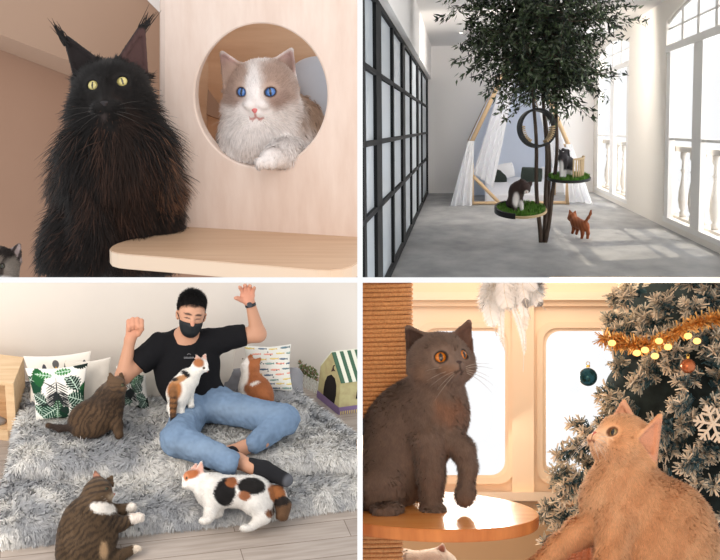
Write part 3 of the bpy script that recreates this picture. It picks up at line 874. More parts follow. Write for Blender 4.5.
mb = MB(); a = np.array([q2(XL, YF_, KF), q2(XL, YF_, 1), q2(XL, 47.5, 1), q2(XL, 47.5, KF)]); mb.hexa(a, a - RX * .5)
mb.build('pane', mat('frosted_pane', (206, 216, 224), rough=.25, spec=.5), gw)
# ---- right wall with tall arched windows
def arch_pts(k0, k1, Ysp, rise, n=10): return [(XR, Ysp + rise * math.sin(math.pi * i / n), k0 + (k1 - k0) * i / n) for i in range(n + 1)]
wins = [(.80, .985), (.50, .66), (.33, .42)]  # the nearest opening is out of view, added to let in more light
pier = [(.985, 1.0), (.66, .80), (.42, .50), (KF, .33)]
wmb = MB()
def rpl(pts): a = np.array([q2(*p) for p in pts]); wmb.hexa(a, a + RX * 7)
for a0, a1 in pier: rpl([(XR, YF_, a0), (XR, YF_, a1), (XR, YC, a1), (XR, YC, a0)])
for a0, a1 in wins:
    rpl([(XR, YF_, a0), (XR, YF_, a1), (XR, -62.5, a1), (XR, -62.5, a0)])
    ar = arch_pts(a0, a1, 66, 8)
    for i in range(10): rpl([ar[i], ar[i + 1], (XR, YC, ar[i + 1][2]), (XR, YC, ar[i][2])])
o = wmb.build('wall_right', wht2, fr=R2, base=q2(XR, YF_, .7)); tag(o, kind='structure')
fm = mat('white_frame', (240, 236, 230), rough=.5); stone = mat('pale_stone', (196, 188, 178), rough=.7)
for wi, (a0, a1) in enumerate(wins):
    wr = thing('window_%d' % (wi + 4), R2, q2(XR, -62.5, (a0 + a1) / 2), kind='structure')
    mid = a0 + (a1 - a0) * .47
    for k in (a0 + .006, mid, a1 - .006): bar((XR + 2, -62.5, k), (XR + 2, 48, k), 3.0, 13 if k != mid else 26, 'mullion', fm, wr)
    bar((XR + 1.6, 48.3, a0), (XR + 1.6, 48.3, a1), 4, 4.6, 'transom', fm, wr)
    bar((XR + 2, -60.8, a0), (XR + 2, -60.8, a1), 4, 3.2, 'sill', fm, wr); bar((XR + 2, -9, a0), (XR + 2, -9, a1), 2, 1.6, 'rail', fm, wr)
    for f in (.25, .5, .75): 
        k = a0 + (a1 - a0) * f; bar((XR + 2, 50, k), (XR + 2, 66 + 8 * math.sin(math.pi * f), k), 1.4, 7, 'muntin', fm, wr)
    bar((XR + 2, 61, a0), (XR + 2, 61, a1), 1.4, 1.2, 'muntin', fm, wr)
    ar = arch_pts(a0, a1, 65, 8); mb = MB(); mb.tube([q2(p[0] + 2, p[1], p[2]) for p in ar], 1.0 * u2, 6); mb.build('arch_frame', fm, wr)
    mb = MB(); a = np.array([q2(XR + 3, -62, a0), q2(XR + 3, -62, a1), q2(XR + 3, 74, a1), q2(XR + 3, 74, a0)]); mb.hexa(a, a + RX * .2)
    o = mb.build('pane', pane_mat('clear_glass', gloss=.03), wr)
    # balustrade outside
    bl_ = thing('balustrade', R2, q2(XR + 10, -62, (a0 + a1) / 2), ['pale stone balustrade behind the far window, next to the tent', 'pale stone balustrade with vase-shaped balusters behind the near right window', 'pale stone balustrade behind the nearest window'][wi], 'balustrade')
    for Y, h_ in ((-15.5, 3.2), (-60.5, 3.0)):
        bar((XR + 10, Y, a0 - .02), (XR + 10, Y, a1 + .02), 5, h_, 'handrail' if Y > -30 else 'plinth', stone, bl_)
    nb_ = 6
    prof = [(2.2, 0), (2.2, 3), (1.4, 4), (2.4, 6), (3.2, 11), (3.0, 16), (1.8, 23), (1.3, 27), (1.5, 29), (2.1, 30), (1.4, 31), (1.3, 36), (2.3, 38), (2.3, 42)]
    for j in range(nb_):
        k = a0 + (a1 - a0) * (j + .5) / nb_; mb = MB(); mb.lathe(q2(XR + 10, -59, k), R2.U, [(r * u2, h * u2) for r, h in prof], 14); mb.build('baluster', stone, bl_, smooth=True)
# recessed ceiling lamp
dn = thing('ceiling_light', R2, q2(2.6, YC, .86), 'small round recessed lamp in the white ceiling left of the tree', 'ceiling light')
mb = MB(); mb.lathe(q2(2.6, YC - .5, .86), R2.U, [(2.2 * u2, 0), (2.2 * u2, .5 * u2)], 18); mb.build('ring', mat('white_metal', (240, 240, 240)), dn)
mb = MB(); mb.lathe(q2(2.6, YC - .8, .86), R2.U, [(1.5 * u2, 0), (1.5 * u2, .4 * u2)], 18); mb.build('bulb', mat('lamp_glow', (255, 250, 240), emit=3), dn)

# ---- canvas tent
tn = thing('teepee_tent', R2, q2(52, YF_, .846), 'white canvas house-shaped tent with timber poles against the back wall', 'tent')
pine = mat('pine_pole', (214, 184, 146), rough=.6); K0, K1 = .846, .965
def px2(px, py, k): return ((px - 458) * k, (127 - py) * k, k)
def pole(a, b, name='pole', r=1.9): mb = MB(); mb.tube([q2(*a), q2(*b)], r * u2, 10); mb.build(name, pine, tn, smooth=True)
for kk in (K0, K1):
    L0, L1, AP, R1_, R0 = px2(472, 205, K0), px2(471, 143, K0), px2(521, 34, K0), px2(568, 147, K0), px2(567, 203, K0)
    f = lambda p, ex=0: (p[0], p[1], kk)
    pole((L0[0], YF_, kk), f(L1)); pole((R0[0], YF_, kk), f(R1_))
    pole(f(L1), (AP[0] + 4, AP[1] + 6, kk)); pole(f(R1_), (AP[0] - 4, AP[1] + 6, kk))
pole((L1[0], L1[1], K0), (L1[0], L1[1], K1), 'rail', 1.4); pole((R1_[0], R1_[1], K0), (R1_[0], R1_[1], K1), 'rail', 1.4); pole((AP[0], AP[1], K0), (AP[0], AP[1], K1), 'rail', 1.4)
pole(px2(473, 176, K0), (px2(499, 203, K0)[0], YF_ + 2, K0), 'brace', 1.5); pole((L0[0], YF_ + 1.6, K0), (px2(520, 203, K0)[0], YF_ + 1.6, K0), 'brace', 1.4); pole((px2(520, 203, K0)[0], YF_ + 1.6, K0), (R0[0], YF_ + 1.6, K0), 'brace', 1.4)
def cloth_mat(key, c, tr=.45):
    m = bpy.data.materials.new(key); m.use_nodes = True; nt = m.node_tree; nt.nodes.clear(); o = nt.nodes.new('ShaderNodeOutputMaterial'); mx = nt.nodes.new('ShaderNodeMixShader')
    a = nt.nodes.new('ShaderNodeBsdfDiffuse'); b = nt.nodes.new('ShaderNodeBsdfTranslucent'); mx.inputs[0].default_value = tr
    for x in (a, b): x.inputs['Color'].default_value = list(lin(c)) + [1]
    nt.links.new(a.outputs[0], mx.inputs[1]); nt.links.new(b.outputs[0], mx.inputs[2]); nt.links.new(mx.outputs[0], o.inputs[0]); return m
cv = cloth_mat('white_canvas', (244, 245, 248))
cvb = cloth_mat('pale_blue_canvas', (226, 233, 245), .3)
mb = MB(); q = [(L0[0], YF_, K1), (R0[0], YF_, K1), (R1_[0], R1_[1], K1), (AP[0], AP[1], K1), (L1[0], L1[1], K1)]; a = np.array([q2(*p) for p in q]); mb.hexa(a + NZ * .2, a + NZ * .8); mb.build('back_panel', cvb, tn)
def sheet(name, P00, P10, P11, P01, amp, nf, m, dirv, nu=60, nv=24, taper=1.0):
    u_ = np.linspace(0, 1, nu); v_ = np.linspace(0, 1, nv); V = []
    A4 = [q2(*p) for p in (P00, P10, P11, P01)]
    for v in v_:
        for u in u_:
            p = A4[0] * (1 - u) * (1 - v) + A4[1] * u * (1 - v) + A4[2] * u * v + A4[3] * (1 - u) * v
            w_ = amp * (v ** taper) * (math.sin(u * nf * 2 * math.pi + 1.5 * math.sin(3 * v)) + .4 * math.sin(u * nf * 5.1 + 2))
            V.append(p + dirv * w_ * u2)
    k = nu * nv; V = np.array(V); a = np.arange(k).reshape(nv, nu); f1 = np.stack([a[:-1, :-1], a[1:, :-1], a[1:, 1:], a[:-1, 1:]], -1).reshape(-1, 4)
    mesh_obj(name, V, f1, m, tn); o = COL.objects[-1]
    so_ = tn.children[-1]
    md = so_.modifiers.new('thick', 'SOLIDIFY'); md.thickness = .006
sheet('canvas', (AP[0], AP[1], K0), (AP[0], AP[1], K1), (L1[0] - 1, L1[1], K1), (L1[0] - 1, L1[1], K0), .8, 2, cv, R2.U, 30, 20, 1)
sheet('canvas', (AP[0], AP[1], K0), (AP[0], AP[1], K1), (R1_[0] + 1, R1_[1], K1), (R1_[0] + 1, R1_[1], K0), .8, 2, cv, R2.U, 30, 20, 1)
sheet('canvas', (L1[0] - 1, L1[1], K0 - .004), (L1[0] - 1, L1[1], K1), (L0[0] - 10, YF_ + .5, K1), (L0[0] - 17, YF_ + .5, K0 - .01), 1.6, 5, cv, R2.R * .8 + R2.n * .3, 70, 26)
sheet('canvas', (R1_[0] + 1, R1_[1], K0 - .004), (R1_[0] + 1, R1_[1], K1), (R0[0] + 10, YF_ + .5, K1), (R0[0] + 19, YF_ + .5, K0 - .01), 1.6, 5, cv, R2.R * .8 + R2.n * .3, 70, 26)
sheet('curtain', px2(510, 52, K0 + .004), px2(523, 38, K0 + .004), px2(493, 188, K0 + .006), px2(473, 172, K0 + .004), 2.2, 4, cv, R2.R * .3 + R2.n, 60, 30)
sheet('curtain', px2(532, 52, K0 + .004), px2(519, 38, K0 + .004), px2(553, 172, K0 + .006), px2(567, 160, K0 + .004), 2.2, 4, cv, R2.R * .3 + R2.n, 60, 30)
sheet('drape', px2(468, 141, K0 - .006), px2(474, 141, K0 - .006), px2(472, 207, K0 - .006), px2(450, 207, K0 - .010), 1.2, 3, cv, R2.n * 2, 60, 30)
sheet('drape', px2(565, 145, K0 - .006), px2(571, 145, K0 - .006), px2(591, 203, K0 - .010), px2(569, 203, K0 - .006), 1.2, 3, cv, R2.n * 2, 60, 30)
# bed and cushions in the tent
bd = thing('daybed', R2, q2(50, YF_, .9), 'low white daybed inside the canvas tent', 'bed')
FB = Fr2(520, 195, .89); S_ = Sdf(2)
a0 = FB.inv(q2(px2(484, 203, K0)[0] + 1, YF_, .862)); a1 = FB.inv(q2(px2(556, 203, K0)[0] + 2, YF_ + 14, .95)); c_ = (a0 + a1) / 2; r_ = np.abs(a1 - a0) / 2
S_.boxp((c_[0], -c_[1], c_[2]), (r_[0], 7, r_[2]), 2.0, R=rot(0, -8, 0)); P_, Fq = S_.mesh(1.2); mesh_obj('mattress', FB.S(P_), Fq, mat('white_linen', (226, 226, 230), rough=.95), bd)
for (nm, lb, x, y, r, colr, rl) in (('pillow', 'dark green square pillow on the daybed, left one', 496.5, 177.5, 10, (54, 62, 56), 6), ('pillow', 'dark green square pillow on the daybed behind the tree trunks', 531.5, 176, 10.5, (54, 62, 56), -5),
                            ('pillow', 'white pillow behind the left dark green pillow', 505, 171, 9, (232, 232, 234), 12), ('pillow', 'white pillow right of the tree trunks on the daybed', 549, 175, 9, (232, 232, 234), -8)):
    f = Fr2(x, y, .925 if 'dark' in lb else .94); S_ = Sdf(1); Rr = rot(0, -14, rl)
    S_.boxp((x, y, 0), (r, r * .82, 1.6), 1.5, R=Rr); S_.ell((x, y, 0), (r * .9, r * .74, 3.6), R=Rr, k=3); P_, Fq = S_.mesh(.6)
    o = mesh_obj(nm, f.S(P_), Fq, mat('linen_%d' % colr[0], colr, rough=.95), fr=f, base=f.P(x, y + r * .8, 0)); tag(o, lb, 'pillow')

# ---- tree
FT = Fr2(543, 240, .569)
tr_ = thing('indoor_tree', FT, FT.P(543, 242, 0), 'slim multi-stemmed olive-like tree rising from the concrete floor to the ceiling', 'tree')
bark2 = mat('grey_bark', (98, 82, 70), rough=.9, var=('noise', (60, 60, 8), (68, 56, 48), .35, .65), bump=((70, 70, 10), .5, .01))
stems = [[(541, 243, 2), (538, 215, 4), (536.5, 180, 5), (536, 140, 5), (534, 100, 4), (531, 60, 4), (520, 22, 8), (512, -9, 10)],
         [(543, 243, 0), (545.5, 210, -3), (547, 170, -5), (545.5, 130, -5), (543, 95, -3), (546, 50, 0), (548, -9, 0)],
         [(545, 243, 2), (550, 215, 6), (554, 185, 8), (557, 150, 6), (556.5, 110, 4), (557, 70, 4), (564, 30, 10), (572, -9, 14)],
         [(544, 242, -5), (548, 215, -9), (550, 170, -12), (547, 130, -13), (542, 90, -10), (536, 40, -8), (532, -9, -8)]]
for st_ in stems:
    q = np.array(st_); t = np.linspace(0, 1, len(q)); tt = np.linspace(0, 1, 28); q = np.stack([np.interp(tt, t, q[:, i]) for i in range(3)], 1)
    for _ in range(3): q[1:-1] = (q[:-2] + q[1:-1] * 2 + q[2:]) / 4
    q[:, 0] += .5 * np.sin(np.linspace(0, 19, 28))
    mb = MB(); mb.tube(FT.P(q[:, 0], q[:, 1], q[:, 2]), np.linspace(2.3, 1.1, 28) * FT.s, 10); mb.build('trunk', bark2, tr_, smooth=True)
rt = np.random.default_rng(21)
tips = []; LV, LF, LC = [], [], []; bmb = MB()
spec = []
for i in range(300):
    st_ = stems[i % 4]; y0 = rt.uniform(-8, 92); k = np.interp(y0, [p[1] for p in st_][::-1], range(len(st_))[::-1]); 
    x0 = np.interp(y0, [p[1] for p in st_][::-1], [p[0] for p in st_][::-1]); z0 = np.interp(y0, [p[1] for p in st_][::-1], [p[2] for p in st_][::-1])
    side = rt.uniform(0, 2 * math.pi); ln = rt.uniform(28, 82) * (1.0 if y0 < 60 else .8)
    ex = x0 + math.cos(side) * ln; ey = max(-8, y0 + rt.uniform(-24, 34)); ez = z0 + math.sin(side) * ln * .8
    if ey > 118: ey = 118
    spec.append(((x0, y0, z0), (ex, ey, ez)))
for (ex, ey, ez) in ((462, 64, 10), (455, 62, 0), (474, 78, 6), (486, 92, 4), (497, 98, 8), (470, 70, 0), (480, 60, 3), (490, 82, -5), (605, 100, 5), (598, 92, 0), (612, 22, 5), (618, 16, 0), (600, 60, 6), (575, 110, 8), (566, 118, 4), (606, 78, 4), (470, 20, 4), (476, 8, 3), (465, 10, 4), (478, 40, 0)):
    spec.append(((545 + (ex - 545) * .15, ey - 26, ez), (ex, ey, ez)))
for (s0, e0) in spec:
    s0 = np.array(s0, float); e0 = np.array(e0, float); m = (s0 + e0) / 2 + np.array([0, -8, 0]) + rt.normal(0, 3, 3); m[1] = max(m[1], -8)
    t = np.linspace(0, 1, 7)[:, None]; q = s0 * (1 - t) ** 2 + 2 * m * t * (1 - t) + e0 * t * t
    bmb.tube(FT.P(q[:, 0], q[:, 1], q[:, 2]), np.linspace(.55, .16, 7) * FT.s, 4)
    L = np.linalg.norm(e0 - s0); n = int(L * .85)
    for j in range(n):
        tt = rt.uniform(.15, 1.03); p = s0 * (1 - tt) ** 2 + 2 * m * tt * (1 - tt) + e0 * tt * tt; p = np.array([p[0], -p[1], p[2]]) + rt.normal(0, 2.2, 3)
        ax = nrm(np.array([e0[0] - s0[0], -(e0[1] - s0[1]), e0[2] - s0[2]])); d = nrm(ax * .5 + rt.normal(0, .62, 3) + np.array([0, -.25, 0])); l = rt.uniform(5.5, 9.5)
        s_ = nrm(np.cross(d, rt.normal(0, 1, 3))) * rt.uniform(.8, 1.45); nn = np.cross(d, s_) 
        k = len(LV); LV += [p, p + d * l * .35 + s_, p + d * l + nn * .3, p + d * l * .35 - s_]; LF.append((k, k + 1, k + 2, k + 3))
        cc = lin([(58, 74, 48), (44, 56, 42), (84, 100, 66), (38, 44, 36), (108, 118, 94)][rt.integers(5)]); LC += [cc] * 4
brn_ = bmb.build('branches', bark2, tr_)
LVw = FT.S(np.array(LV)); LFa = np.array(LF); ok = ((LVw[LFa] - R2.o * 0) @ R2.U).max(1) < float(q2(0, YC - .5, .569) @ R2.U)
LFa = LFa[ok]; 
o = mesh_obj('leaves', LVw, LFa, mat('olive_leaf', rough=.55, attr=True), brn_, col=np.array(LC), smooth=False); tag(o, kind='stuff')

# ---- exercise ring
rg = thing('cat_ring', FT, FT.P(537, 148, 6), 'black round climbing ring with wooden rungs fixed to the tree stems', 'cat toy')
axr = nrm(-R2.n + R2.R * .30 + R2.U * .12); sT = FT.s; cR = FT.P(537, 128, 8)
mb = MB(); seg = 48; e1 = nrm(np.cross(axr, R2.U)); e2 = np.cross(axr, e1); V = []; fs = []
for i in range(seg):
    a_ = 2 * math.pi * i / seg; d = math.cos(a_) * e1 + math.sin(a_) * e2
    for r, h in ((17, -5), (19.4, -5), (19.4, 5), (17, 5)): V.append(cR + d * r * sT + axr * h * sT)
for i in range(seg):
    for j in range(4): fs.append((i * 4 + j, i * 4 + (j + 1) % 4, ((i + 1) % seg) * 4 + (j + 1) % 4, ((i + 1) % seg) * 4 + j))
mb.add(V, fs); mb.build('band', mat('black_plastic', (36, 34, 34), rough=.5), rg)
for i in range(seg):
    a_ = 2 * math.pi * (i + .5) / seg; d = math.cos(a_) * e1 + math.sin(a_) * e2; x, z = d @ R2.R, d @ R2.U
    if -.88 < z < .1 and abs(x) > .45:
        mb = MB(); mb.box(cR + d * 15.8 * sT, d * 1.5 * sT, np.cross(axr, d) * .55 * sT, axr * 5.6 * sT); mb.build('rung', mat('light_wood', (206, 178, 136), rough=.6), rg)
# ---- two grass-covered disc platforms
def disc(label, x, y, rx, d, rim_all, tl=13):
    t = thing('cat_platform', FT, FT.P(x, y, d), label, 'cat platform')
    tilt = math.radians(tl); up = nrm(R2.U * math.cos(tilt) - R2.n * math.sin(tilt)); nh = np.cross(up, R2.R)
    c = FT.P(x, y, d); 
    mb = MB(); mb.lathe(c - up * 2.6 * sT, up, [((rx - 1.0) * sT, 0), (rx * sT, .3 * sT), (rx * sT, 2.2 * sT), ((rx - .4) * sT, 2.6 * sT)], 48); mb.build('board', mat('black_plastic', (36, 34, 34)) if rim_all else mat('light_wood', (206, 178, 136)), t, smooth=False)
    mb = MB(); rr = rx - 1.5; mb.lathe(c, up, [(rr * sT, 0), (rr * sT, .5 * sT)], 40); mb.build('turf_backing', mat('turf_backing', (60, 110, 36), rough=1), t)
    a_ = RNG.uniform(0, 2 * math.pi, 5200); r_ = np.sqrt(RNG.random(5200)) * rr * .99 * sT; z = R2.n
    p = c + up * .5 * sT + np.outer(r_ * np.cos(a_), R2.R) + np.outer(r_ * np.sin(a_), nh)
    d_ = up * 2.0 * sT + RNG.normal(0, .5 * sT, (5200, 3)); s_ = nrm(np.cross(d_, RNG.normal(0, 1, (5200, 3)))) * .28 * sT
    V = np.stack([p - s_, p + s_, p + d_ + s_ * .2, p + d_ - s_ * .2], 1).reshape(-1, 3); Fq = np.arange(len(V)).reshape(-1, 4)
    cc = np.where(RNG.random(5200)[:, None] < .6, lin((136, 204, 76)), lin((170, 222, 108))) * RNG.uniform(.7, 1.1, 5200)[:, None]
    o = mesh_obj('grass', V, Fq, mat('turf_blades', rough=.8, attr=True), t, col=np.repeat(cc, 4, 0), smooth=False, cn=np.tile(up, (len(V), 1))); tag(o, kind='stuff')
    return t, c, up, nh
t1, c1, up1, n1 = disc('round turf-covered platform low on the tree, beneath the brown cat', 521, 209, 25.5, 16, False)
V = []; fs = []; ns = 26
for i in range(ns + 1):
    a_ = math.radians(125 + 130 * i / ns); d = math.cos(a_) * R2.R + math.sin(a_) * n1
    for r, h in ((24.2, -2.8), (26.2, -2.8), (26.2, 2.6), (24.2, 2.6)): V.append(c1 + d * r * sT + up1 * h * sT)
for i in range(ns):
    for j in range(4): fs.append((i * 4 + j, i * 4 + (j + 1) % 4, (i + 1) * 4 + (j + 1) % 4, (i + 1) * 4 + j))
fs += [(0, 1, 2, 3), (ns * 4, ns * 4 + 1, ns * 4 + 2, ns * 4 + 3)]
mb = MB(); mb.add(V, fs); mb.build('rim', mat('black_plastic', (36, 34, 34)), t1)
mb = MB(); mb.tube([c1 - up1 * 1.5 * sT, FT.P(541, 213, 4)], 1.0 * sT, 8); mb.build('bracket', mat('black_steel', (34, 35, 36)), t1)
t2, c2, up2, n2 = disc('round turf-covered platform with a slatted rail, higher on the tree, under the dark cat', 569, 177, 21.5, 8, True, 8)
for i in range(9):
    a_ = math.radians(-78 + 92 * i / 8); d = math.cos(a_) * R2.R + math.sin(a_) * n2; p = c2 + d * 14 * sT
    mb = MB(); mb.box(p + up2 * 10 * sT, np.cross(d, up2) * .75 * sT, d * .5 * sT, up2 * 9.6 * sT); mb.build('slat', mat('light_wood', (206, 178, 136)), t2)
V = []; fs = []
for i in range(17):
    a_ = math.radians(-80 + 96 * i / 16); d = math.cos(a_) * R2.R + math.sin(a_) * n2
    for r, h in ((13, 19), (15, 19), (15, 20.6), (13, 20.6)): V.append(c2 + d * r * sT + up2 * h * sT)
for i in range(16):
    for j in range(4): fs.append((i * 4 + j, i * 4 + (j + 1) % 4, (i + 1) * 4 + (j + 1) % 4, (i + 1) * 4 + j))
fs += [(0, 1, 2, 3), (64, 65, 66, 67)]
mb = MB(); mb.add(V, fs); mb.build('top_rail', mat('light_wood', (206, 178, 136)), t2)
mb = MB(); mb.tube([c2 - up2 * 1.5 * sT, FT.P(553, 181, 2)], 1.0 * sT, 8); mb.build('bracket', mat('black_steel', (34, 35, 36)), t2)

# ---- the cats
c = Cat(FT, k=2.5, base=(70, 54, 49)); b = c.b; d0 = 20
c.head((525, 188, d0 + 4), 6.2, yaw=25, pitch=-25, roll=-10)
b.cap((522, 184, d0), (517, 190, d0 - 3), 5, 7); b.ell((516, 194, d0 - 3), (7.5, 12, 8), R=rot(0, 0, -12), k=4); b.ell((513, 203, d0 - 2), (7, 6, 7), k=3)
b.chain([(520, 194, d0 + 2), (521, 203, d0 + 4), (522, 210, d0 + 5)], [3, 2.2, 2]); b.chain([(515, 195, d0 + 3), (514.5, 204, d0 + 5), (515, 210, d0 + 6)], [3, 2.2, 2])
c.ear((520, 184, d0 + 4), (524, 182, d0 + 5), (520.5, 179, d0 + 3), th=.6, k=1, cav=False); c.ear((527, 183, d0 + 5), (531, 186, d0 + 4), (532, 181.5, d0 + 3), th=.6, k=1, cav=False)
c.nose(526.5, 192, .9, (180, 120, 110)); c.paint.blob((516, 200, d0 + 8), (4, 7, 300), (236, 228, 222), nz=.2); c.paint.blob((521, 207, 0), (3, 7, 300), (238, 232, 226), nz=.1); c.paint.blob((526.5, 193, 0), (2.4, 3, 300), (232, 222, 214))
c.build('brown_cat', 'brown and white cat sitting on the low turf platform, head lowered', (517, 209, d0), h=.5, fur=5000, flen=1.6, fwid=.45, hfur=.7)
c = Cat(FT, k=2.2, base=(66, 62, 64)); b = c.b; d0 = 14
c.head((563, 157, d0 + 5), 5, yaw=-20, pitch=-10)
b.cap((563, 159, d0 + 3), (568, 162, d0 - 4), 4.6, 5.4); b.ell((568, 163, d0 - 5), (5.5, 6, 8), k=3)
for (x, z) in ((561.5, 5), (565, 4), (567, -9), (571, -8)): b.chain([(x, 163, d0 + z), (x, 171, d0 + z + .5), (x - .3, 176.5, d0 + z + 1)], [2.5, 1.7, 1.6])
b.chain([(569, 158, d0 - 10), (568, 151, d0 - 11), (563, 149.5, d0 - 10), (560.5, 152, d0 - 9)], [1.6, 1.4, 1.2, 1], k=1.5)
c.ear((559.5, 154, d0 + 6), (562.5, 152.5, d0 + 7), (559.5, 149.5, d0 + 6), th=.6, k=1, cav=False); c.ear((564, 152.5, d0 + 7), (567, 154, d0 + 5), (567, 149.8, d0 + 5), th=.6, k=1, cav=False)
c.nose(562, 160, .7, (190, 130, 120)); c.paint.blob((561, 167, d0 + 8), (2.6, 7, 6), (230, 226, 222), nz=.2); c.paint.blob((566, 174, 0), (9, 4, 300), (234, 230, 226), nz=.2)
c.build('dark_cat', 'dark grey and white cat standing by the slatted rail on the higher platform', (566, 177, d0), h=.5, fur=4000, flen=1.3, fwid=.4, hfur=.7)
FO = Fr2(580, 238, 66 / (239 - 127.)); c = Cat(FO, k=2.4, base=(160, 92, 56)); b = c.b; d0 = 0
c.head((572, 217, d0 - 12), 4.8, yaw=-150, pitch=5)
b.cap((573, 219, d0 - 10), (576, 222, d0 - 6), 3.8, 4.4); b.cap((576, 222, d0 - 6), (584, 226, d0 + 3), 5, 5.6, k=3)
for (x, y, z, x2, y2) in ((573.5, 224, -9, 572.5, 232.5), (577, 224, -6, 576.5, 233.5), (582, 228, 4, 581.5, 239.5), (587, 228, 5, 587.5, 238.5)):
    b.chain([(x, y, d0 + z), ((x + x2) / 2 + .8, (y + y2) / 2, d0 + z + 1), (x2, y2, d0 + z)], [2.6, 1.7, 1.4], k=1.5)
b.chain([(585.5, 222, d0 + 6), (588.5, 217.5, d0 + 7), (590.5, 213.5, d0 + 6), (591, 210.5, d0 + 6)], [1.6, 1.3, 1.2, .9], k=1.5)
c.ear((569, 214, d0 - 11), (572, 213, d0 - 11), (569.6, 210, d0 - 12), th=.55, k=1, cav=False); c.ear((573, 213.4, d0 - 11), (576, 215, d0 - 11), (575.4, 211, d0 - 12), th=.55, k=1, cav=False)
c.paint.stripes((1, -.3, 0), 3.2, (128, 62, 34), amt=.5); c.paint.blob((577, 236, 0), (14, 5, 300), (150, 78, 44), soft=.6, amt=.5)
c.build('ginger_cat', 'ginger cat walking away across the concrete floor with its tail raised', (580, 239, d0), h=.45, fur=5000, flen=1.1, fwid=.4, hfur=.8)

# ---- light: sun through the windows
dsun = nrm(-R2.R * 1.0 - R2.U * 1.75 - R2.n * .10); tgt = q2(XR, 0, .68); ps = tgt - dsun * 26
sl = bpy.data.lights.new('sunlight', 'SPOT'); sl.energy = 3.0 * 4 * math.pi * 26 ** 2; sl.shadow_soft_size = .16; sl.spot_size = math.radians(40); sl.spot_blend = .1; sl.color = lin((255, 240, 216))
so_ = bpy.data.objects.new('sunlight', sl); COL.objects.link(so_); so_.location = ps; so_.rotation_euler = Vector(dsun).to_track_quat('-Z', 'Y').to_euler()
for (a0, a1) in wins:       # daylight pouring in through each tall window
    hh = 136 * u2; ww = float(np.linalg.norm(q2(0, 0, a1) - q2(0, 0, a0))); c_ = q2(XR + 30, 6, (a0 + a1) / 2)
    l = area('daylight', c_, c_ - RX * 50, ww, 24.0 * ww, (246, 250, 255), sizey=hh)
    X_ = Vector(nrm(q2(0, 0, a1) - q2(0, 0, a0))); Z_ = Vector(R2.R); Y_ = Z_.cross(X_); M_ = Matrix((X_, Y_, Z_)).transposed().to_4x4(); M_.translation = Vector(c_); l.matrix_world = M_
area('ceiling_lamps_hall', q2(58, YC - 2, .69), q2(54, -40, .93), .6, 150, (255, 248, 240), sizey=.5)  # area fill added behind the tree crown to brighten the far end, no fitting
# ================================================================== CELL 3: man and cats on the fur-covered floor mattress
QUAD = 3
R3 = Frame(180, 420, 6.6); s3 = R3.s
TH = math.radians(30); up3 = nrm(R3.U * math.cos(TH) - R3.n * math.sin(TH))
anch = R3.P(180, 510, 0)
def on(px, py, h=0.0):              # point at height h (m) above the floor seen at a pixel
    px = np.asarray(px, float); py = np.asarray(py, float)
    r = np.stack([(px - CX) / F, np.ones_like(px), (CY - py) / F], -1)
    return r * (((anch + up3 * h) @ up3) / (r @ up3))[..., None]
def dOn(px, py, h=0.0): return float(R3.inv(on(px, py, h))[2])
class Axes:
    def __init__(s, R, U): s.R = nrm(R); s.U = nrm(U); s.n = np.cross(s.U, s.R); s.mat = lambda o: Frame.mat(s, o)
pr = nrm(on(357, 498) - on(0, 536)); FA = Axes(pr, up3); fwd = FA.n   # n points away from the camera
# floor of long grey-brown planks
def plank_mat():
    m = bpy.data.materials.new('laminate_planks'); m.use_nodes = True; nt = m.node_tree; b = nt.nodes['Principled BSDF']
    b.inputs['Roughness'].default_value = .45
    tc = nt.nodes.new('ShaderNodeTexCoord'); br = nt.nodes.new('ShaderNodeTexBrick'); nz = nt.nodes.new('ShaderNodeTexNoise'); mp = nt.nodes.new('ShaderNodeMapping')
    nt.links.new(tc.outputs['Object'], br.inputs['Vector']); nt.links.new(tc.outputs['Object'], mp.inputs['Vector'])
    mp.inputs['Scale'].default_value = (2.2, 26, 1); nt.links.new(mp.outputs['Vector'], nz.inputs['Vector']); nz.inputs['Scale'].default_value = 1.6; nz.inputs['Detail'].default_value = 6
    br.inputs['Scale'].default_value = 1; br.inputs['Brick Width'].default_value = 1.2; br.inputs['Row Height'].default_value = .155; br.inputs['Mortar Size'].default_value = .0022
    br.inputs['Color1'].default_value = list(lin((190, 178, 168))) + [1]; br.inputs['Color2'].default_value = list(lin((176, 164, 155))) + [1]; br.inputs['Mortar'].default_value = list(lin((120, 104, 92))) + [1]
    mx = nt.nodes.new('ShaderNodeMix'); mx.data_type = 'RGBA'; mx.blend_type = 'MULTIPLY'; mx.inputs['Factor'].default_value = 1
    cr = nt.nodes.new('ShaderNodeValToRGB'); cr.color_ramp.elements[0].position = .3; cr.color_ramp.elements[0].color = (.74, .72, .7, 1); cr.color_ramp.elements[1].position = .7; cr.color_ramp.elements[1].color = (1, 1, 1, 1)
    nt.links.new(nz.outputs['Fac'], cr.inputs['Fac']); nt.links.new(br.outputs['Color'], mx.inputs[6]); nt.links.new(cr.outputs['Color'], mx.inputs[7]); nt.links.new(mx.outputs[2], b.inputs['Base Color'])
    return m
c0 = on(0, 540); mb = MB()
q = [c0 - pr * 3 - fwd * 2, c0 + pr * 5 - fwd * 2, c0 + pr * 5 + fwd * 4, c0 - pr * 3 + fwd * 4]
mb.hexa(q, [v - up3 * .03 for v in q]); o = mb.build('floor', plank_mat(), fr=FA, base=c0); tag(o, kind='structure')
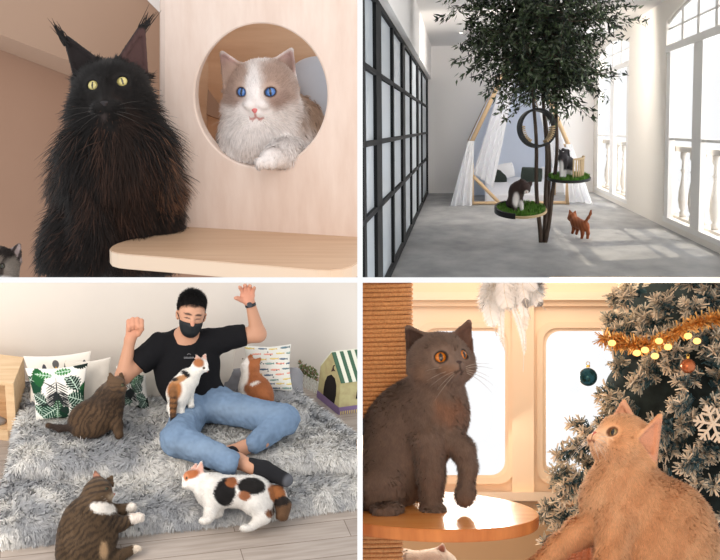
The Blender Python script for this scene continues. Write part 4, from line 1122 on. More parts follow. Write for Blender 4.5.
# wall
wl, wr_ = on(0, 388), on(357, 376); wd = nrm(wr_ - wl)
q = [wl - wd * 3 - up3 * .02, wr_ + wd * 3 - up3 * .02, wr_ + wd * 3 + up3 * 2.6, wl - wd * 3 + up3 * 2.6]; wn = nrm(np.cross(wd, up3)); wn = wn if wn @ R3.n > 0 else -wn
mb = MB(); mb.hexa(q, [v + wn * .05 for v in q]); o = mb.build('wall_left', mat('warm_white_wall', (246, 238, 228), rough=.9, var=('noise', (.7, .7, .7), (240, 232, 223), .4, .6)), fr=R3, base=wl); tag(o, kind='structure')

# ---- shaggy mattresses
H1, H2 = .20, .10
def shag(name, label, corners, h0, h1, nrow, ncol, nf, flen, rnd_h=.012, dark=None, grp=None):
    """corners: back-left, back-right, front-right, front-left pixels on the plane h1; soft sides fall to h0"""
    bl, br_, fr_, fl = [np.array(c, float) for c in corners]
    us = np.linspace(0, 1, ncol); vs = np.linspace(0, 1, nrow); G = np.zeros((nrow, ncol, 3))
    for i, v in enumerate(vs):
        L = bl + (fl - bl) * v; Rr = br_ + (fr_ - br_) * v
        p = L[None] + (Rr - L)[None] * us[:, None]; bow = 0 if name != 'mattress_a' else 0
        G[i] = on(p[:, 0], p[:, 1], h1)
    cen = G.reshape(-1, 3).mean(0)
    qq = G.reshape(-1, 3) * 1.0
    n_ = (fbm(qq, 3.2, 5) * .6 + fbm(qq, 9, 8) * .3)[:, None] * rnd_h
    uu, vv = np.meshgrid(us, vs); ed = np.minimum(np.minimum(uu, 1 - uu) * ncol / 5, np.minimum(vv, 1 - vv) * nrow / 5).clip(0, 1).reshape(-1, 1)
    qq = qq + up3 * n_ - up3 * (1 - np.sqrt(1 - (1 - ed) ** 2)) * .035
    G = qq.reshape(nrow, ncol, 3)
    per = [(0, j) for j in range(ncol)] + [(i, ncol - 1) for i in range(1, nrow)] + [(nrow - 1, j) for j in range(ncol - 2, -1, -1)] + [(i, 0) for i in range(nrow - 2, 0, -1)]
    V = list(G.reshape(-1, 3)); fs = [(i * ncol + j, i * ncol + j + 1, (i + 1) * ncol + j + 1, (i + 1) * ncol + j) for i in range(nrow - 1) for j in range(ncol - 1)]
    prev = [i * ncol + j for i, j in per]
    for k in range(1, 5):
        cur = []
        for (i, j), pv in zip(per, prev):
            p = V[i * ncol + j]; out = p - cen; out = out - (out @ up3) * up3; out = nrm(out)
            f = k / 4; hgt = (p - anch) @ up3; t = p + out * .028 * math.sin(min(1, f * 1.3) * math.pi * .5) - up3 * (hgt - h0) * f
            cur.append(len(V)); V.append(t)
        m_ = len(per)
        for k2 in range(m_): fs.append((prev[k2], cur[k2], cur[(k2 + 1) % m_], prev[(k2 + 1) % m_]))
        prev = cur
    V = np.array(V); Sv = R3.inv(V); Fq = np.array(fs); N = vnormals(Sv, Fq)
    if N[(nrow // 2) * ncol + ncol // 2][2] < 0: Fq = Fq[:, ::-1]; N = -N
    def col(p, n):
        W = R3.P(p[:, 0], -p[:, 1], p[:, 2]); a = (W @ pr)[:, None] * pr * .6 + W - (W @ pr)[:, None] * pr
        x = fbm(a, 3.2, 31) * .6 + fbm(W, 10, 37) * .55 + fbm(W, 30, 39) * .35
        w = sm(x, -.75, .6)[:, None]
        return lin((172, 174, 178)) * (1 - w) + lin((250, 247, 241)) * w
    base = V[-1]
    root = thing(name, R3, on(fl[0], fl[1], h0), label, 'mattress')
    mesh_obj('cover', V, Fq, mat('fur_blanket_backing', (150, 150, 150), rough=1, attr=True), root, col=col(Sv, N) * .7)
    def flow(p, n):
        w = np.stack([noise(p, .05, 51) + .3, -1 + .6 * noise(p, .06, 53), noise(p, .05, 57)], 1); return nrm(w)
    W3, Q, CC, Nw = strands(R3, Sv, Fq, N, nf, lambda p, n: np.full(len(p), float(flen)), flow, 1.15, col, lift=.42, jit=.75, seg=3, back=-.2, curl=.5, droop=.25)
    o = mesh_obj('fur_pile', W3, Q, M_fur(), root, col=CC, cn=Nw * .6 + up3 * .4, clip=False); tag(o, kind='stuff')
    return root
shag('floor_mattress', 'lower grey shaggy fur floor mattress in front, beneath the walking calico cat', ((9, 468), (420, 436), (430, 484), (0, 532)), 0.005, H2, 22, 90, 52000, 8.5)
shag('back_mattress', 'upper grey shaggy fur floor mattress the man sits on', ((27, 378), (287, 382), (390, 458), (13, 462)), H2 - .02, H1, 34, 100, 72000, 8.5)

# ---- plywood crate
ply = mat('pale_plywood', (232, 200, 160), rough=.6, var=('noise', (3, 30, 30), (214, 178, 136), .35, .7))
cr_ = thing('wooden_crate', R3, on(17, 442), 'pale plywood crate with an open front at the left edge beside the mattress', 'crate')
fbR = on(17, 442, 0); bkR = on(27, 414, 0); dv = bkR - fbR; lv = nrm(on(-60, 432) - fbR); Hc = .37; tk = .022
def boxv(o, a, b, c_): mb = MB(); a, b, c_ = map(np.asarray, (a, b, c_)); mb.hexa([o, o + a, o + a + b, o + b], [o + c_, o + a + c_, o + a + b + c_, o + b + c_]); return mb
W_ = .5
boxv(fbR, dv, up3 * Hc, lv * tk * 2.4).build('side_panel', ply, cr_); boxv(fbR + lv * W_, dv, up3 * Hc, lv * tk).build('side_panel', ply, cr_)
boxv(fbR + up3 * Hc, dv, lv * W_, up3 * tk).build('top_panel', ply, cr_); boxv(fbR, dv, lv * W_, up3 * .07).build('bottom_panel', ply, cr_)
boxv(fbR + dv * .95, lv * W_, up3 * Hc, dv * .05).build('back_panel', ply, cr_)
S_ = Sdf(5); S_.ell((-10, 421, dOn(-4, 430, .12) - 30), (17, 6, 12)); P_, Fq = S_.mesh(1.5)
o = mesh_obj('blanket', R3.S(P_), Fq, mat('grey_fleece', (150, 146, 144), rough=1), fr=R3, base=on(0, 426, .1)); tag(o, 'grey fleece blanket lying inside the open plywood crate', 'blanket')

# ---- pillows
def pillow(name, label, pts, hb, thick, pat, lean=.12, cat='pillow', nn=150, group=None, dd=0):
    """pts: top-left, top-right, bottom-right, bottom-left pixels; the lower corners rest on height hb"""
    tl, tr_, br_, bl = [np.array(p, float) for p in pts]
    dbl = dOn(bl[0], bl[1], hb) + dd; dbr = dOn(br_[0], br_[1], hb) + dd
    dtl = dbl + lean * abs(bl[1] - tl[1]); dtr = dbr + lean * abs(br_[1] - tr_[1])
    C4 = [np.append(p, d) for p, d in ((tl, dtl), (tr_, dtr), (br_, dbr), (bl, dbl))]
    C4 = [np.array([c[0], -c[1], c[2]]) for c in C4]
    g = np.linspace(0, 1, nn); u, v = np.meshgrid(g, g); uu, vv = u[..., None], v[..., None]
    G = C4[0] * (1 - uu) * (1 - vv) + C4[1] * uu * (1 - vv) + C4[2] * uu * vv + C4[3] * (1 - uu) * vv
    n0 = nrm(np.cross(C4[2] - C4[0], C4[1] - C4[3])); n0 = n0 if n0[2] > 0 else -n0
    x, y = u * 2 - 1, v * 2 - 1
    prof = (np.clip(1 - x ** 2, 0, 1) * np.clip(1 - y ** 2, 0, 1)) ** .42
    cenP = sum(C4) / 4; pinch = 1 - .10 * (np.abs(x) ** 2 * (1 - y ** 2) + np.abs(y) ** 2 * (1 - x ** 2))[..., None]
    G = cenP + (G - cenP) * pinch
    wr = noise(G.reshape(-1, 3), .12, 3).reshape(nn, nn) * .6
    Ff = G + n0 * ((prof * thick + wr * prof ** .5 * 1.2)[..., None]); Fb = G - n0 * (prof * thick)[..., None]
    V = np.vstack([Ff.reshape(-1, 3), Fb.reshape(-1, 3)]); k = nn * nn
    a = np.arange(k).reshape(nn, nn); f1 = np.stack([a[:-1, :-1], a[1:, :-1], a[1:, 1:], a[:-1, 1:]], -1).reshape(-1, 4)
    C1 = pat(u.ravel(), v.ravel()); Cx = np.vstack([C1, C1])
    o = mesh_obj(name, R3.S(V), np.vstack([f1, f1[:, ::-1] + k]), M_paint(), fr=R3, base=R3.S((C4[2] + C4[3]) / 2), col=Cx)
    return tag(o, label, cat, group)
def pat_plain(c): return lambda u, v: np.tile(lin(c), (len(u), 1)) * (1 + .03 * noise(np.stack([u, v, u * 0], 1), 9, 1))[:, None]
def leaf(C, u, v, cx, cy, L, Wd, ang, col, vein=None, nv=9, serr=0):
    a = math.radians(ang); x = (u - cx) * math.cos(a) + (v - cy) * math.sin(a); y = -(u - cx) * math.sin(a) + (v - cy) * math.cos(a)
    t = x / L; w = Wd * np.clip(np.sin(np.clip(t, 0, 1) * math.pi), 0, 1) ** .7 * (1 + serr * np.sin(t * nv * 2 * math.pi))
    m = (t > 0) & (t < 1) & (np.abs(y) < w)
    C[m] = lin(col) * (1 if True else 1)
    if vein is not None:
        rib = m & ((np.abs(y) < .008) | (np.abs(((t * nv + np.abs(y) * 9) % 1) - .5) > .40))
        C[rib] = lin(vein)
    return C
def pat_leaves(seed, dense=1.0):
    def f(u, v):
        r = np.random.default_rng(seed); C = np.tile(lin((238, 236, 228)), (len(u), 1))
        for i in range(int(16 * dense)):
            leaf(C, u, v, r.uniform(-.1, 1), r.uniform(-.1, 1), r.uniform(.2, .42), r.uniform(.08, .13), r.uniform(0, 360), [(20, 52, 38), (28, 40, 36), (36, 92, 52), (24, 66, 46)][i % 4], (190, 214, 196) if i % 3 == 0 else None, serr=.12)
        # large feathered palm frond in the middle
        for k in range(-7, 8):
            leaf(C, u, v, .48 + .004 * k, .42 + .045 * abs(k) * .7, .30 - .008 * abs(k), .011, 90 - 62 * (1 if k > 0 else -1) + (0 if k else 62) + k * .5, (44, 46, 48))
        for k in range(12):
            for sg in (-1, 1):
                x0, y0 = .47, .28 + .045 * k
                leaf(C, u, v, x0, y0, .24, .009, 90 - sg * 58, (40, 42, 46))
        leaf(C, u, v, .47, .2, .66, .012, 90, (40, 42, 46))
        for (x, y, l, w_, a_, c_) in ((.12, .10, .30, .06, 12, (46, 120, 54)), (.45, .10, .3, .07, -5, (52, 128, 60)), (.02, .5, .28, .12, 35, (18, 48, 40)), (.7, .18, .3, .13, 60, (22, 44, 38)), (.66, .55, .34, .15, 20, (20, 60, 46)), (.12, .95, .34, .14, -30, (22, 70, 52)), (.75, .95, .3, .15, -50, (18, 50, 40))):
            leaf(C, u, v, x, y, l, w_, a_, c_, (198, 220, 204), nv=6, serr=.2)
        return C
    return f
def pat_penguin(u, v):
    C = np.tile(lin((240, 234, 224)), (len(u), 1))
    for (cx, cy, a, b_, c) in ((.27, .42, .045, .24, (70, 70, 78)), (.45, .20, .05, .10, (96, 94, 96)), (.45, .40, .022, .14, (214, 170, 60)), (.61, .38, .04, .24, (66, 64, 70)), (.78, .3, .06, .08, (40, 44, 46)), (.9, .35, .04, .2, (70, 70, 78))):
        C[((u - cx) / a) ** 2 + ((v - cy) / b_) ** 2 < 1] = lin(c)
        C[((u - cx) / (a * .45)) ** 2 + ((v - cy - .04) / (b_ * .6)) ** 2 < 1] = lin((240, 234, 224)) if a < .046 else lin(c)
    return C
def pat_fish(u, v):
    C = np.tile(lin((240, 238, 228)), (len(u), 1)); r = np.random.default_rng(3)
    cols = [(78, 108, 118), (226, 196, 120), (232, 150, 130), (120, 150, 140), (70, 92, 112), (150, 186, 196)]
    for i in range(9):
        for j in range(4):
            cx, cy = (j + .5 + (i % 2) * .5) / 4 - .02 + r.uniform(-.03, .03), (i + .5) / 9 + r.uniform(-.015, .015); a, b_ = .085, .020; c = cols[r.integers(6)]
            m = ((u - cx) / a) ** 2 + ((v - cy) / b_) ** 2 < 1
            tl = (u > cx + a * .8) & (u < cx + a * 1.35) & (np.abs(v - cy) < (u - cx - a * .75) * .45)
            C[m | tl] = lin(c); C[m & (((u - cx) / a) ** 2 + ((v - cy + .008) / (b_ * .4)) ** 2 < .6)] = lin(tuple(min(255, x + 60) for x in c))
    for i in range(12):
        cx, cy = r.random(2); C[((u - cx) / .016) ** 2 + ((v - cy) / .012) ** 2 < 1] = lin((60, 60, 70))
    return C
pillow('pillow', 'cream pillow printed with cacti, half hidden behind the leaf-printed pillow', ((23, 356), (91, 351), (96, 398), (30, 404)), H1, 5, pat_penguin, dd=-2)
pillow('pillow', 'plain off-white pillow between the leaf-printed pillow and the seated tabby', ((64, 361), (111, 357), (113, 402), (70, 410)), H1, 6, pat_plain((232, 224, 212)), dd=2)
pillow('pillow', 'white pillow with green and black jungle leaves, next to the plywood crate', ((25, 368), (88, 363), (86, 420), (36, 421)), H1, 8, pat_leaves(4), dd=4)
pillow('pillow', 'small leaf-printed pillow leaning between the seated tabby and the man', ((116, 366), (146, 376), (150, 411), (120, 406)), H1, 6, pat_leaves(9, 1.3), lean=.5)
pillow('pillow', 'beige cushion squeezed in behind the man\'s back', ((134, 352), (236, 348), (241, 392), (138, 402)), H1, 8, pat_plain((222, 214, 202)), dd=-4)
pillow('pillow', 'white pillow printed with little coloured fish, behind the orange and white cat', ((244, 345), (291, 344), (293, 392), (247, 393)), H1, 7, pat_fish, dd=2)
S_ = Sdf(6); S_.boxp((225, 384, dOn(225, 392, H1) - 4), (78, 16, 8), 7); P_, Fq = S_.mesh(1.6); P_ += vnormals(P_, Fq) * (1.2 * fbm(P_, .12, 5))[:, None]
o = mesh_obj('bolster', R3.S(P_), Fq, mat('grey_velvet', (134, 134, 138), rough=1, sheen=.3), fr=R3, base=on(225, 398, H1)); tag(o, 'long grey plush bolster along the wall behind the man and the fish pillow', 'bolster')

# ---- cardboard cat house
hs = thing('cat_house', R3, on(338, 415), 'small cardboard cat house with green striped roof and arched doorway at the right edge', 'cat house')
A_, B_ = on(338.5, 414.5), on(317, 397)                 # front bottom right / left
fx = B_ - A_; C_ = on(372, 410); sx_ = nrm(C_ - A_) * .5
def onray(px, py, P0, nv):
    r = np.array([(px - CX) / F, 1, (CY - py) / F]); return r * ((P0 @ nv) / (r @ nv))
fn_ = nrm(np.cross(fx, up3))
def fp(px, py, off=0.0): return onray(px, py, A_, fn_) + (fn_ if fn_ @ R3.n < 0 else -fn_) * off
ap, le, re_ = fp(338, 357.5), fp(320.5, 366.5), fp(349, 384)
re_ = A_ + up3 * np.linalg.norm(le - B_)
ap = (le + re_) / 2 + up3 * (((ap - (le + re_) / 2) @ up3))
fo = (fn_ if fn_ @ R3.n < 0 else -fn_)
outl = [B_, A_, re_, ap, le]
mb = MB(); mb.hexa(outl, [p - fo * .012 for p in outl]); gable = mb.build('front_wall', mat('printed_card', (198, 190, 140), rough=.8, var=('noise', (16, 16, 16), (178, 160, 120), .4, .7)), hs)
arch = [(322.8, 400.5), (333.5, 407.5), (336, 395), (336.5, 386), (335, 378.5), (331.5, 374.5), (327.5, 376), (325, 382), (323.6, 391)]
mb = MB(); mb.hexa([fp(x, y, .002) for x, y in arch], [fp(x, y, -.004) for x, y in arch]); mb.build('doorway', mat('dark_interior', (26, 20, 20), rough=1), gable)
bird = [(331.5, 371.5), (334, 370.8), (335.6, 371.3), (334, 369), (333.8, 366), (335.2, 366), (334.6, 365), (333.5, 365.4), (332.6, 368.5)]
mb = MB(); mb.hexa([fp(x, y, .003) for x, y in bird], [fp(x, y, .0) for x, y in bird]); mb.build('bird_print', mat('ink', (70, 50, 46)), gable)
sw = [A_, A_ + sx_, re_ + sx_, re_]; sn = nrm(np.cross(sx_, up3)); sn = sn if sn @ R3.n > 0 else -sn
mb = MB(); mb.hexa(sw, [p + sn * .012 for p in sw]); swo = mb.build('side_wall', mat('printed_card', (206, 186, 140)), hs)
def side(u, v, off=.003): return A_ + sx_ * u + (re_ - A_) * v - sn * off
wa = [(.22, .42), (.24, .75), (.30, .9), (.38, .95), (.46, .9), (.5, .75), (.52, .42)]
mb = MB(); mb.hexa([side(u, v) for u, v in wa], [side(u, v, 0) for u, v in wa]); mb.build('side_opening', mat('dark_interior', (26, 20, 20)), swo)
pur = mat('purple_card', (134, 112, 150), rough=.8)
bh = .22
mb = MB(); q = [B_, A_, A_ + (re_ - A_) * bh, B_ + (le - B_) * bh]; mb.hexa([p + fo * .004 for p in q], [p + fo * .0005 for p in q]); mb.build('base_band', pur, hs)
mb = MB(); q = [A_, A_ + sx_, A_ + sx_ + (re_ - A_) * bh, A_ + (re_ - A_) * bh]; mb.hexa([p - sn * .004 for p in q], [p - sn * .0005 for p in q]); mb.build('base_band', pur, hs)
for k in range(16):
    u = .02 + k * .03; q = [side(u, -.0, .006), side(u + .014, 0, .006), side(u + .014, .10, .006), side(u, .10, .006)]
    mb = MB(); mb.hexa(q, [p + sn * .003 for p in q]); mb.build('picket', mat('yellow_card', (216, 196, 130)), hs)
rx_ = sx_ * 1.04 - sx_ * .0
for k in range(20):          # roof of striped card, one strip beside the other
    a0, a1 = k / 20, (k + 1) / 20; lo = re_ + (re_ - ap) * .06
    m_ = mat('roof_green', (70, 104, 82), rough=.8) if k % 2 == 0 else mat('roof_cream', (232, 232, 214), rough=.8)
    q = [ap + sx_ * a0, ap + sx_ * a1, lo + sx_ * a1, lo + sx_ * a0]; rn = nrm(np.cross(sx_, lo - ap)); rn = rn if rn @ up3 > 0 else -rn
    mb = MB(); mb.hexa([p + rn * .010 for p in q], [p + rn * .001 for p in q]); mb.build('roof_stripe', m_, hs)
q = [ap, ap + sx_, le + sx_, le]; rn2 = nrm(np.cross(sx_, le - ap)); rn2 = rn2 if rn2 @ up3 > 0 else -rn2
mb = MB(); mb.hexa([p + rn2 * .008 for p in q], [p + rn2 * .001 for p in q]); mb.build('roof_panel', mat('roof_cream', (232, 232, 214)), hs)
q = [A_ + up3 * .004, A_ + sx_ + up3 * .004, B_ + sx_ + up3 * .004, B_ + up3 * .004]; mb = MB(); mb.hexa(q, [p - up3 * .003 for p in q]); mb.build('base_panel', pur, hs)
# little white picket fence with leaves
pf = thing('picket_fence', R3, on(308, 389), 'tiny white picket fence with green leaves left of the cardboard cat house', 'fence')
f0, f1 = on(302, 386), on(317, 394); wh = mat('white_card', (228, 228, 220), rough=.8)
for k in range(6):
    p = f0 + (f1 - f0) * k / 5; mb = MB(); mb.box(p + up3 * .045, nrm(f1 - f0) * .008, fo * .003, up3 * .045); mb.build('picket', wh, pf)
for h_ in (.025, .06):
    mb = MB(); mb.box((f0 + f1) / 2 + up3 * h_ - fo * .004, (f1 - f0) * .5, fo * .003, up3 * .006); mb.build('rail', wh, pf)
V, Fs, Cc = [], [], []
for i in range(260):
    p = f0 + (f1 - f0) * RNG.uniform(-.1, 1.05) + up3 * RNG.uniform(.06, .15) + fwd * RNG.uniform(.02, .08); d = nrm(RNG.normal(0, 1, 3)) * .014; e = nrm(np.cross(d, RNG.normal(0, 1, 3))) * .006
    k = len(V); V += [p - d, p + e, p + d, p - e]; Fs.append((k, k + 1, k + 2, k + 3)); cc = lin([(96, 116, 66), (120, 136, 84), (150, 120, 96)][i % 3]); Cc += [cc] * 4
o = mesh_obj('leaves', np.array(V), np.array(Fs), mat('leaf_card', rough=.8, attr=True), pf, col=np.array(Cc), smooth=False)

# ---- the man
dS = dOn(195, 420, H1)               # depth of the seat
man = thing('person', R3, on(195, 418, H1), 'person in a black T-shirt, blue jeans and black face mask sitting cross-legged, both arms raised', 'person')
zt = dS + 14
def SD(): return Sdf(3)
sk = Sdf(4)
Rh = rot(8, -16, -6)
def Hd(x, y, z): q = np.array([191.5, -314, zt + 16]) + Rh @ np.array([x, y, z]); return (q[0], -q[1], q[2])
sk.ell(Hd(0, 5, -2), (13.2, 15, 15.5), Rh, k=5); sk.ell(Hd(0, -6, 3), (11.4, 15, 11.5), Rh, k=5); sk.ell(Hd(0, -17, 5.5), (6.5, 5, 6), Rh, k=5)
sk.cap(Hd(0, 1, 13.5), Hd(0, -6.5, 16.5), 1.5, 2.4, k=2); sk.cap(Hd(-7.5, 3.6, 12.2), Hd(-2.5, 3.2, 13.6), 1.3, 1.2, k=1.5); sk.cap(Hd(7.5, 3.6, 12.2), Hd(2.5, 3.2, 13.6), 1.3, 1.2, k=1.5)
for sg in (-1, 1):
    sk.ell(Hd(13.6 * sg, -3, -2.5), (1.8, 5.2, 3.2), rot(8 + 18 * sg, -16, -6 - 6 * sg), k=1.5); sk.ell(Hd(14.4 * sg, -2.4, -.6), (1.2, 3.0, 1.6), Rh, k=.5, sub=True)
sk.cap((189, 326, zt + 8), (187, 342, zt - 2), 9, 10.5, k=5)
sk.cap((187, 342, zt - 4), (196, 395, zt - 12), 17, 20, k=6)
sk.chain([(160, 345, zt - 6), (123.5, 376, zt + 10)], [11, 8], k=4); sk.chain([(123.5, 376, zt + 10), (130, 340, zt + 16)], [8.2, 5.2], k=4)
sk.chain([(214, 340, zt - 6), (258, 334, zt + 8)], [11, 7.8], k=4); sk.chain([(258, 334, zt + 8), (250.5, 304, zt + 14)], [8, 4.8], k=4)
# fist
sk.ell((134, 328, zt + 18), (8.0, 9.0, 6.5), k=3); sk.cap((130, 340, zt + 16), (132, 334, zt + 17), 5.4, 6, k=3)
for i, (x, y) in enumerate(((128.6, 321.5), (132.6, 319.6), (137, 319.4), (141, 321))):
    sk.chain([(x, y + 4, zt + 20), (x + .3, y, zt + 24), (x + .6, y + 5, zt + 27.5), (x, y + 8.5, zt + 25.5)], [2.6, 2.6, 2.4, 2.2], k=.8)
sk.chain([(138, 334, zt + 20), (141.5, 329, zt + 25), (138.5, 326.5, zt + 28)], [3, 2.6, 2.3], k=1)
# open hand, palm to the viewer
sk.ell((247, 297, zt + 17), (7.2, 7.6, 3.6), k=2.5); sk.cap((250.5, 304, zt + 14), (249, 301, zt + 16), 4.8, 5.4, k=2)
for (x0, y0, x1, y1, x2, y2, r) in ((242.5, 291.5, 240.4, 288, 239.6, 286, 2.0), (246, 290, 245, 285.6, 245.2, 284.6, 2.15), (249.6, 290.6, 249.8, 286, 250.4, 285, 2.1), (252.8, 293, 253.8, 289, 254.4, 286.6, 1.9)):
    sk.chain([(x0, y0 + 3, zt + 17), (x0, y0, zt + 19), (x1, y1, zt + 22.5), (x2, y2 + 1, zt + 25)], [2.3, r, r * .95, r * .8], k=.6)
sk.chain([(242, 300, zt + 18), (238, 298.4, zt + 21), (235.6, 298, zt + 23.5)], [2.8, 2.3, 1.9], k=1)
# ankles inside the trouser ends
kh = .075
def dl(x, y, h): return dOn(x, y, h)
aL = (238, 461, dl(238, 461, H1 + .07)); fL = (254, 468, dl(254, 468, H1 + .06))
sk.chain([(222, 455, dl(222, 455, H1 + .08)), aL, fL], [9, 8, 7.5], k=3)
aR = (243, 448, dl(243, 448, H1 + .05)); 
sk.chain([(262, 440, dl(262, 440, H1 + .08)), aR, (230, 452, dl(230, 452, H1 + .05))], [9, 7, 7], k=3)
P_, Fq = sk.mesh(.8); N_2 = vnormals(P_, Fq)
pt = Paint((196, 146, 118))
pt.blob((192, 309, zt), (13, 16, 60), (206, 156, 128), soft=.5)
pt.blob((133, 326, zt), (14, 14, 60), (210, 150, 122), soft=.5); pt.blob((246, 294, zt), (14, 14, 60), (212, 150, 124), soft=.5)
def feats(p, n, C):
    q = (p - np.array([191.5, -314, zt + 16])) @ Rh
    for sg in (-1, 1):
        x, y = (q[:, 0] - 5.4 * sg), q[:, 1]
        br = 1 - sm(np.sqrt((x / 4.4) ** 2 + ((y - 3.6 + .03 * x * x) / 1.2) ** 2), .6, 1.2); ey = 1 - sm(np.sqrt((x / 3.4) ** 2 + ((y + .8 + .04 * x * x) / .75) ** 2), .6, 1.2)
        for w_, cc in ((br, (48, 34, 30)), (ey, (40, 26, 24))):
            w_ = (w_ * (q[:, 2] > 6))[:, None] * .9; C = C * (1 - w_) + lin(cc) * w_
    return C
pt.fn(feats); pt.blob((193.5, 324, zt + 30), (2.6, 2.4, 12), (210, 140, 118), soft=.6, amt=.5)
mesh_obj('body', R3.S(P_), Fq, M_skin(), man, col=pt(P_, N_2))
# hair
hr = Sdf(3); hr.ell(Hd(0, 8.0, -3.4), (13.4, 14.8, 15.4), Rh); hr.ell(Hd(0, 2, -6), (13.7, 14, 12.2), Rh)
hr.ell(Hd(0, -8.5, 15), (10.4, 17, 13), Rh, k=.8, sub=True); hr.ell(Hd(0, -18, 4), (30, 17, 30), Rh, k=1, sub=True)
P_, Fq = hr.mesh(.8); N_2 = vnormals(P_, Fq)
hc_ = Paint((22, 18, 18)); hc_.blob((179, 311, zt), (3.5, 6, 60), (74, 60, 54), soft=.6, amt=.6)
hair = mesh_obj('hair', R3.S(P_), Fq, M_fur(), man, col=hc_(P_, N_2))
W3, Q, CC, Nw = strands(R3, P_, Fq, N_2, 9000, lambda p, n: 1.5 + 3.0 * sm(p[:, 1], -312, -296), lambda p, n: np.tile([.2, -.2 , .9], (len(p), 1)), .55, hc_, lift=.55, jit=.45, seg=2)
mesh_obj('hair_strands', W3, Q, M_fur(), hair, col=CC, cn=Nw, clip=False)
# mask
mk_ = Sdf(2.5); mk_.ell(Hd(0, -6.6, 4.4), (12.0, 14.6, 11.4), Rh, k=5); mk_.ell(Hd(0, -16, 6.2), (7.6, 6.4, 7), Rh, k=5); mk_.cap(Hd(0, -8, 14), Hd(0, -14, 12.5), 4.4, 3.5, k=4)
mk_.boxp(Hd(0, 12.6, 5), (30, 18, 40), .5, R=Rh, k=1, sub=True); mk_.boxp(Hd(0, -10, -14), (30, 30, 14), .5, R=Rh, k=1, sub=True)
P_, Fq = mk_.mesh(.6); mko = mesh_obj('face_mask', R3.S(P_), Fq, mat('black_mask', (20, 26, 30), rough=.6), man)
for sg in (-1, 1):
    q = np.array([Hd(10.6 * sg, -7, 6), Hd(13 * sg, -3, 2), Hd(14.6 * sg, .5, -3)]); mb = MB(); mb.tube(R3.P(q[:, 0], q[:, 1], q[:, 2]), .45 * s3, 5); mb.build('mask_loop', mat('black_mask', (20, 26, 30)), mko, smooth=True)
# T-shirt
ts = Sdf(7)
ts.ell((187, 366, zt - 6), (33, 40, 19)); ts.cap((166, 348, zt - 5), (209, 343, zt - 5), 12, 12, k=6); ts.cap((186, 384, zt - 6), (204, 400, zt - 6), 26, 24, k=8, fl=.75)
ts.cap((161, 346, zt - 4), (142, 361, zt + 5), 14, 13, k=5); ts.cap((212, 342, zt - 5), (242, 335.5, zt + 4), 13, 11.5, k=5)
ts.ell((222, 398, zt - 8), (13, 8, 12), k=5)
ts.cap((172, 343, zt - 4), (205, 340, zt - 4), 9.5, 9.5, k=6); ts.ell((188, 345, zt), (13, 8, 12), k=6); ts.ell((188.5, 328, zt + 6), (10.5, 12.5, 15), k=1.5, sub=True)
dirA = nrm(np.array([-36.5, -31, 16.0])); 
ts.boxp((131, 373, zt + 8), (10, 14, 16), .6, R=rot(0, 0, 41), k=1, sub=True)
ts.boxp((255, 333, zt + 8), (9, 16, 18), .6, R=rot(0, 0, 8), k=1, sub=True)
P_, Fq = ts.mesh(1.1); Nn = vnormals(P_, Fq); P_ = P_ + Nn * (.9 * fbm(P_ * np.array([1, .6, 1]), .09, 71))[:, None]
def shirt(p, n):
    C = np.tile(lin((24, 24, 27)), (len(p), 1)); r = np.random.default_rng(8)
    x, y = p[:, 0], -p[:, 1]
    return C
tso = mesh_obj('t_shirt', R3.S(P_), Fq, mat('black_cotton', rough=.9, spec=.15, attr=True), man, col=shirt(P_, Nn))
mb = MB()
for (x0, y0, x1, y1) in [(184.2 + i * 1.12, 357.9, 184.2 + i * 1.12 + (.35 if i % 3 else .0), 356.8) for i in range(9)] + [(184, 358.3, 193.6, 358.1), (187.2, 354.8, 188.2, 353.8), (188.2, 353.8, 189.6, 353.7), (189.6, 353.7, 190.6, 354.6)]:
    za, zb = ts.hitz(x0, y0), ts.hitz(x1, y1)
    mb.tube(R3.P([x0, x1], [y0, y1], [za + 1.0, zb + 1.0]), .2 * s3, 5)
mb.build('shirt_print', mat('grey_print', (168, 168, 172)), tso)
# jeans
je = Sdf(6)
hipL, hipR = (188, 404, zt - 4), (218, 402, zt - 4)
kL = (178, 440, dl(178, 440, H1 + .11)); kR = (284, 420, dl(284, 420, H1 + .13))
je.cap(hipL, hipR, 17, 17, k=8)
je.chain([(192, 410, zt + 4), kL], [18, 16.5]); je.chain([kL, (231, 463, dl(231, 463, H1 + .085))], [16.5, 12.5])
je.chain([(218, 406, zt + 2), kR], [18, 14.5]); je.chain([kR, (254, 444, dl(254, 444, H1 + .07))], [14.5, 10.5])
je.boxp((247, 466, fL[2]), (9, 16, 26), .6, R=rot(0, 0, -14), k=1.2, sub=True)
P_, Fq = je.mesh(1.1); Nn = vnormals(P_, Fq)
P_ = P_ + Nn * (1.2 * fbm(P_ * np.array([1.3, .7, 1]), .10, 77) + .5 * noise(P_, .3, 79))[:, None]
jp = Paint((112, 134, 160)); jp.fn(lambda p, n, C: C * (1 + .16 * fbm(p, .05, 91) + .10 * noise(p, .35, 93))[:, None]); jp.blob((230, 410, 0), (40, 6, 300), (136, 156, 178), soft=.8, amt=.6); jp.blob((200, 448, 0), (40, 7, 300), (132, 152, 174), soft=.8, amt=.5)
mesh_obj('jeans', R3.S(P_), Fq, mat('denim', rough=.9, spec=.2, attr=True, bump=(420, .25, .002)), man, col=jp(P_, Nn))
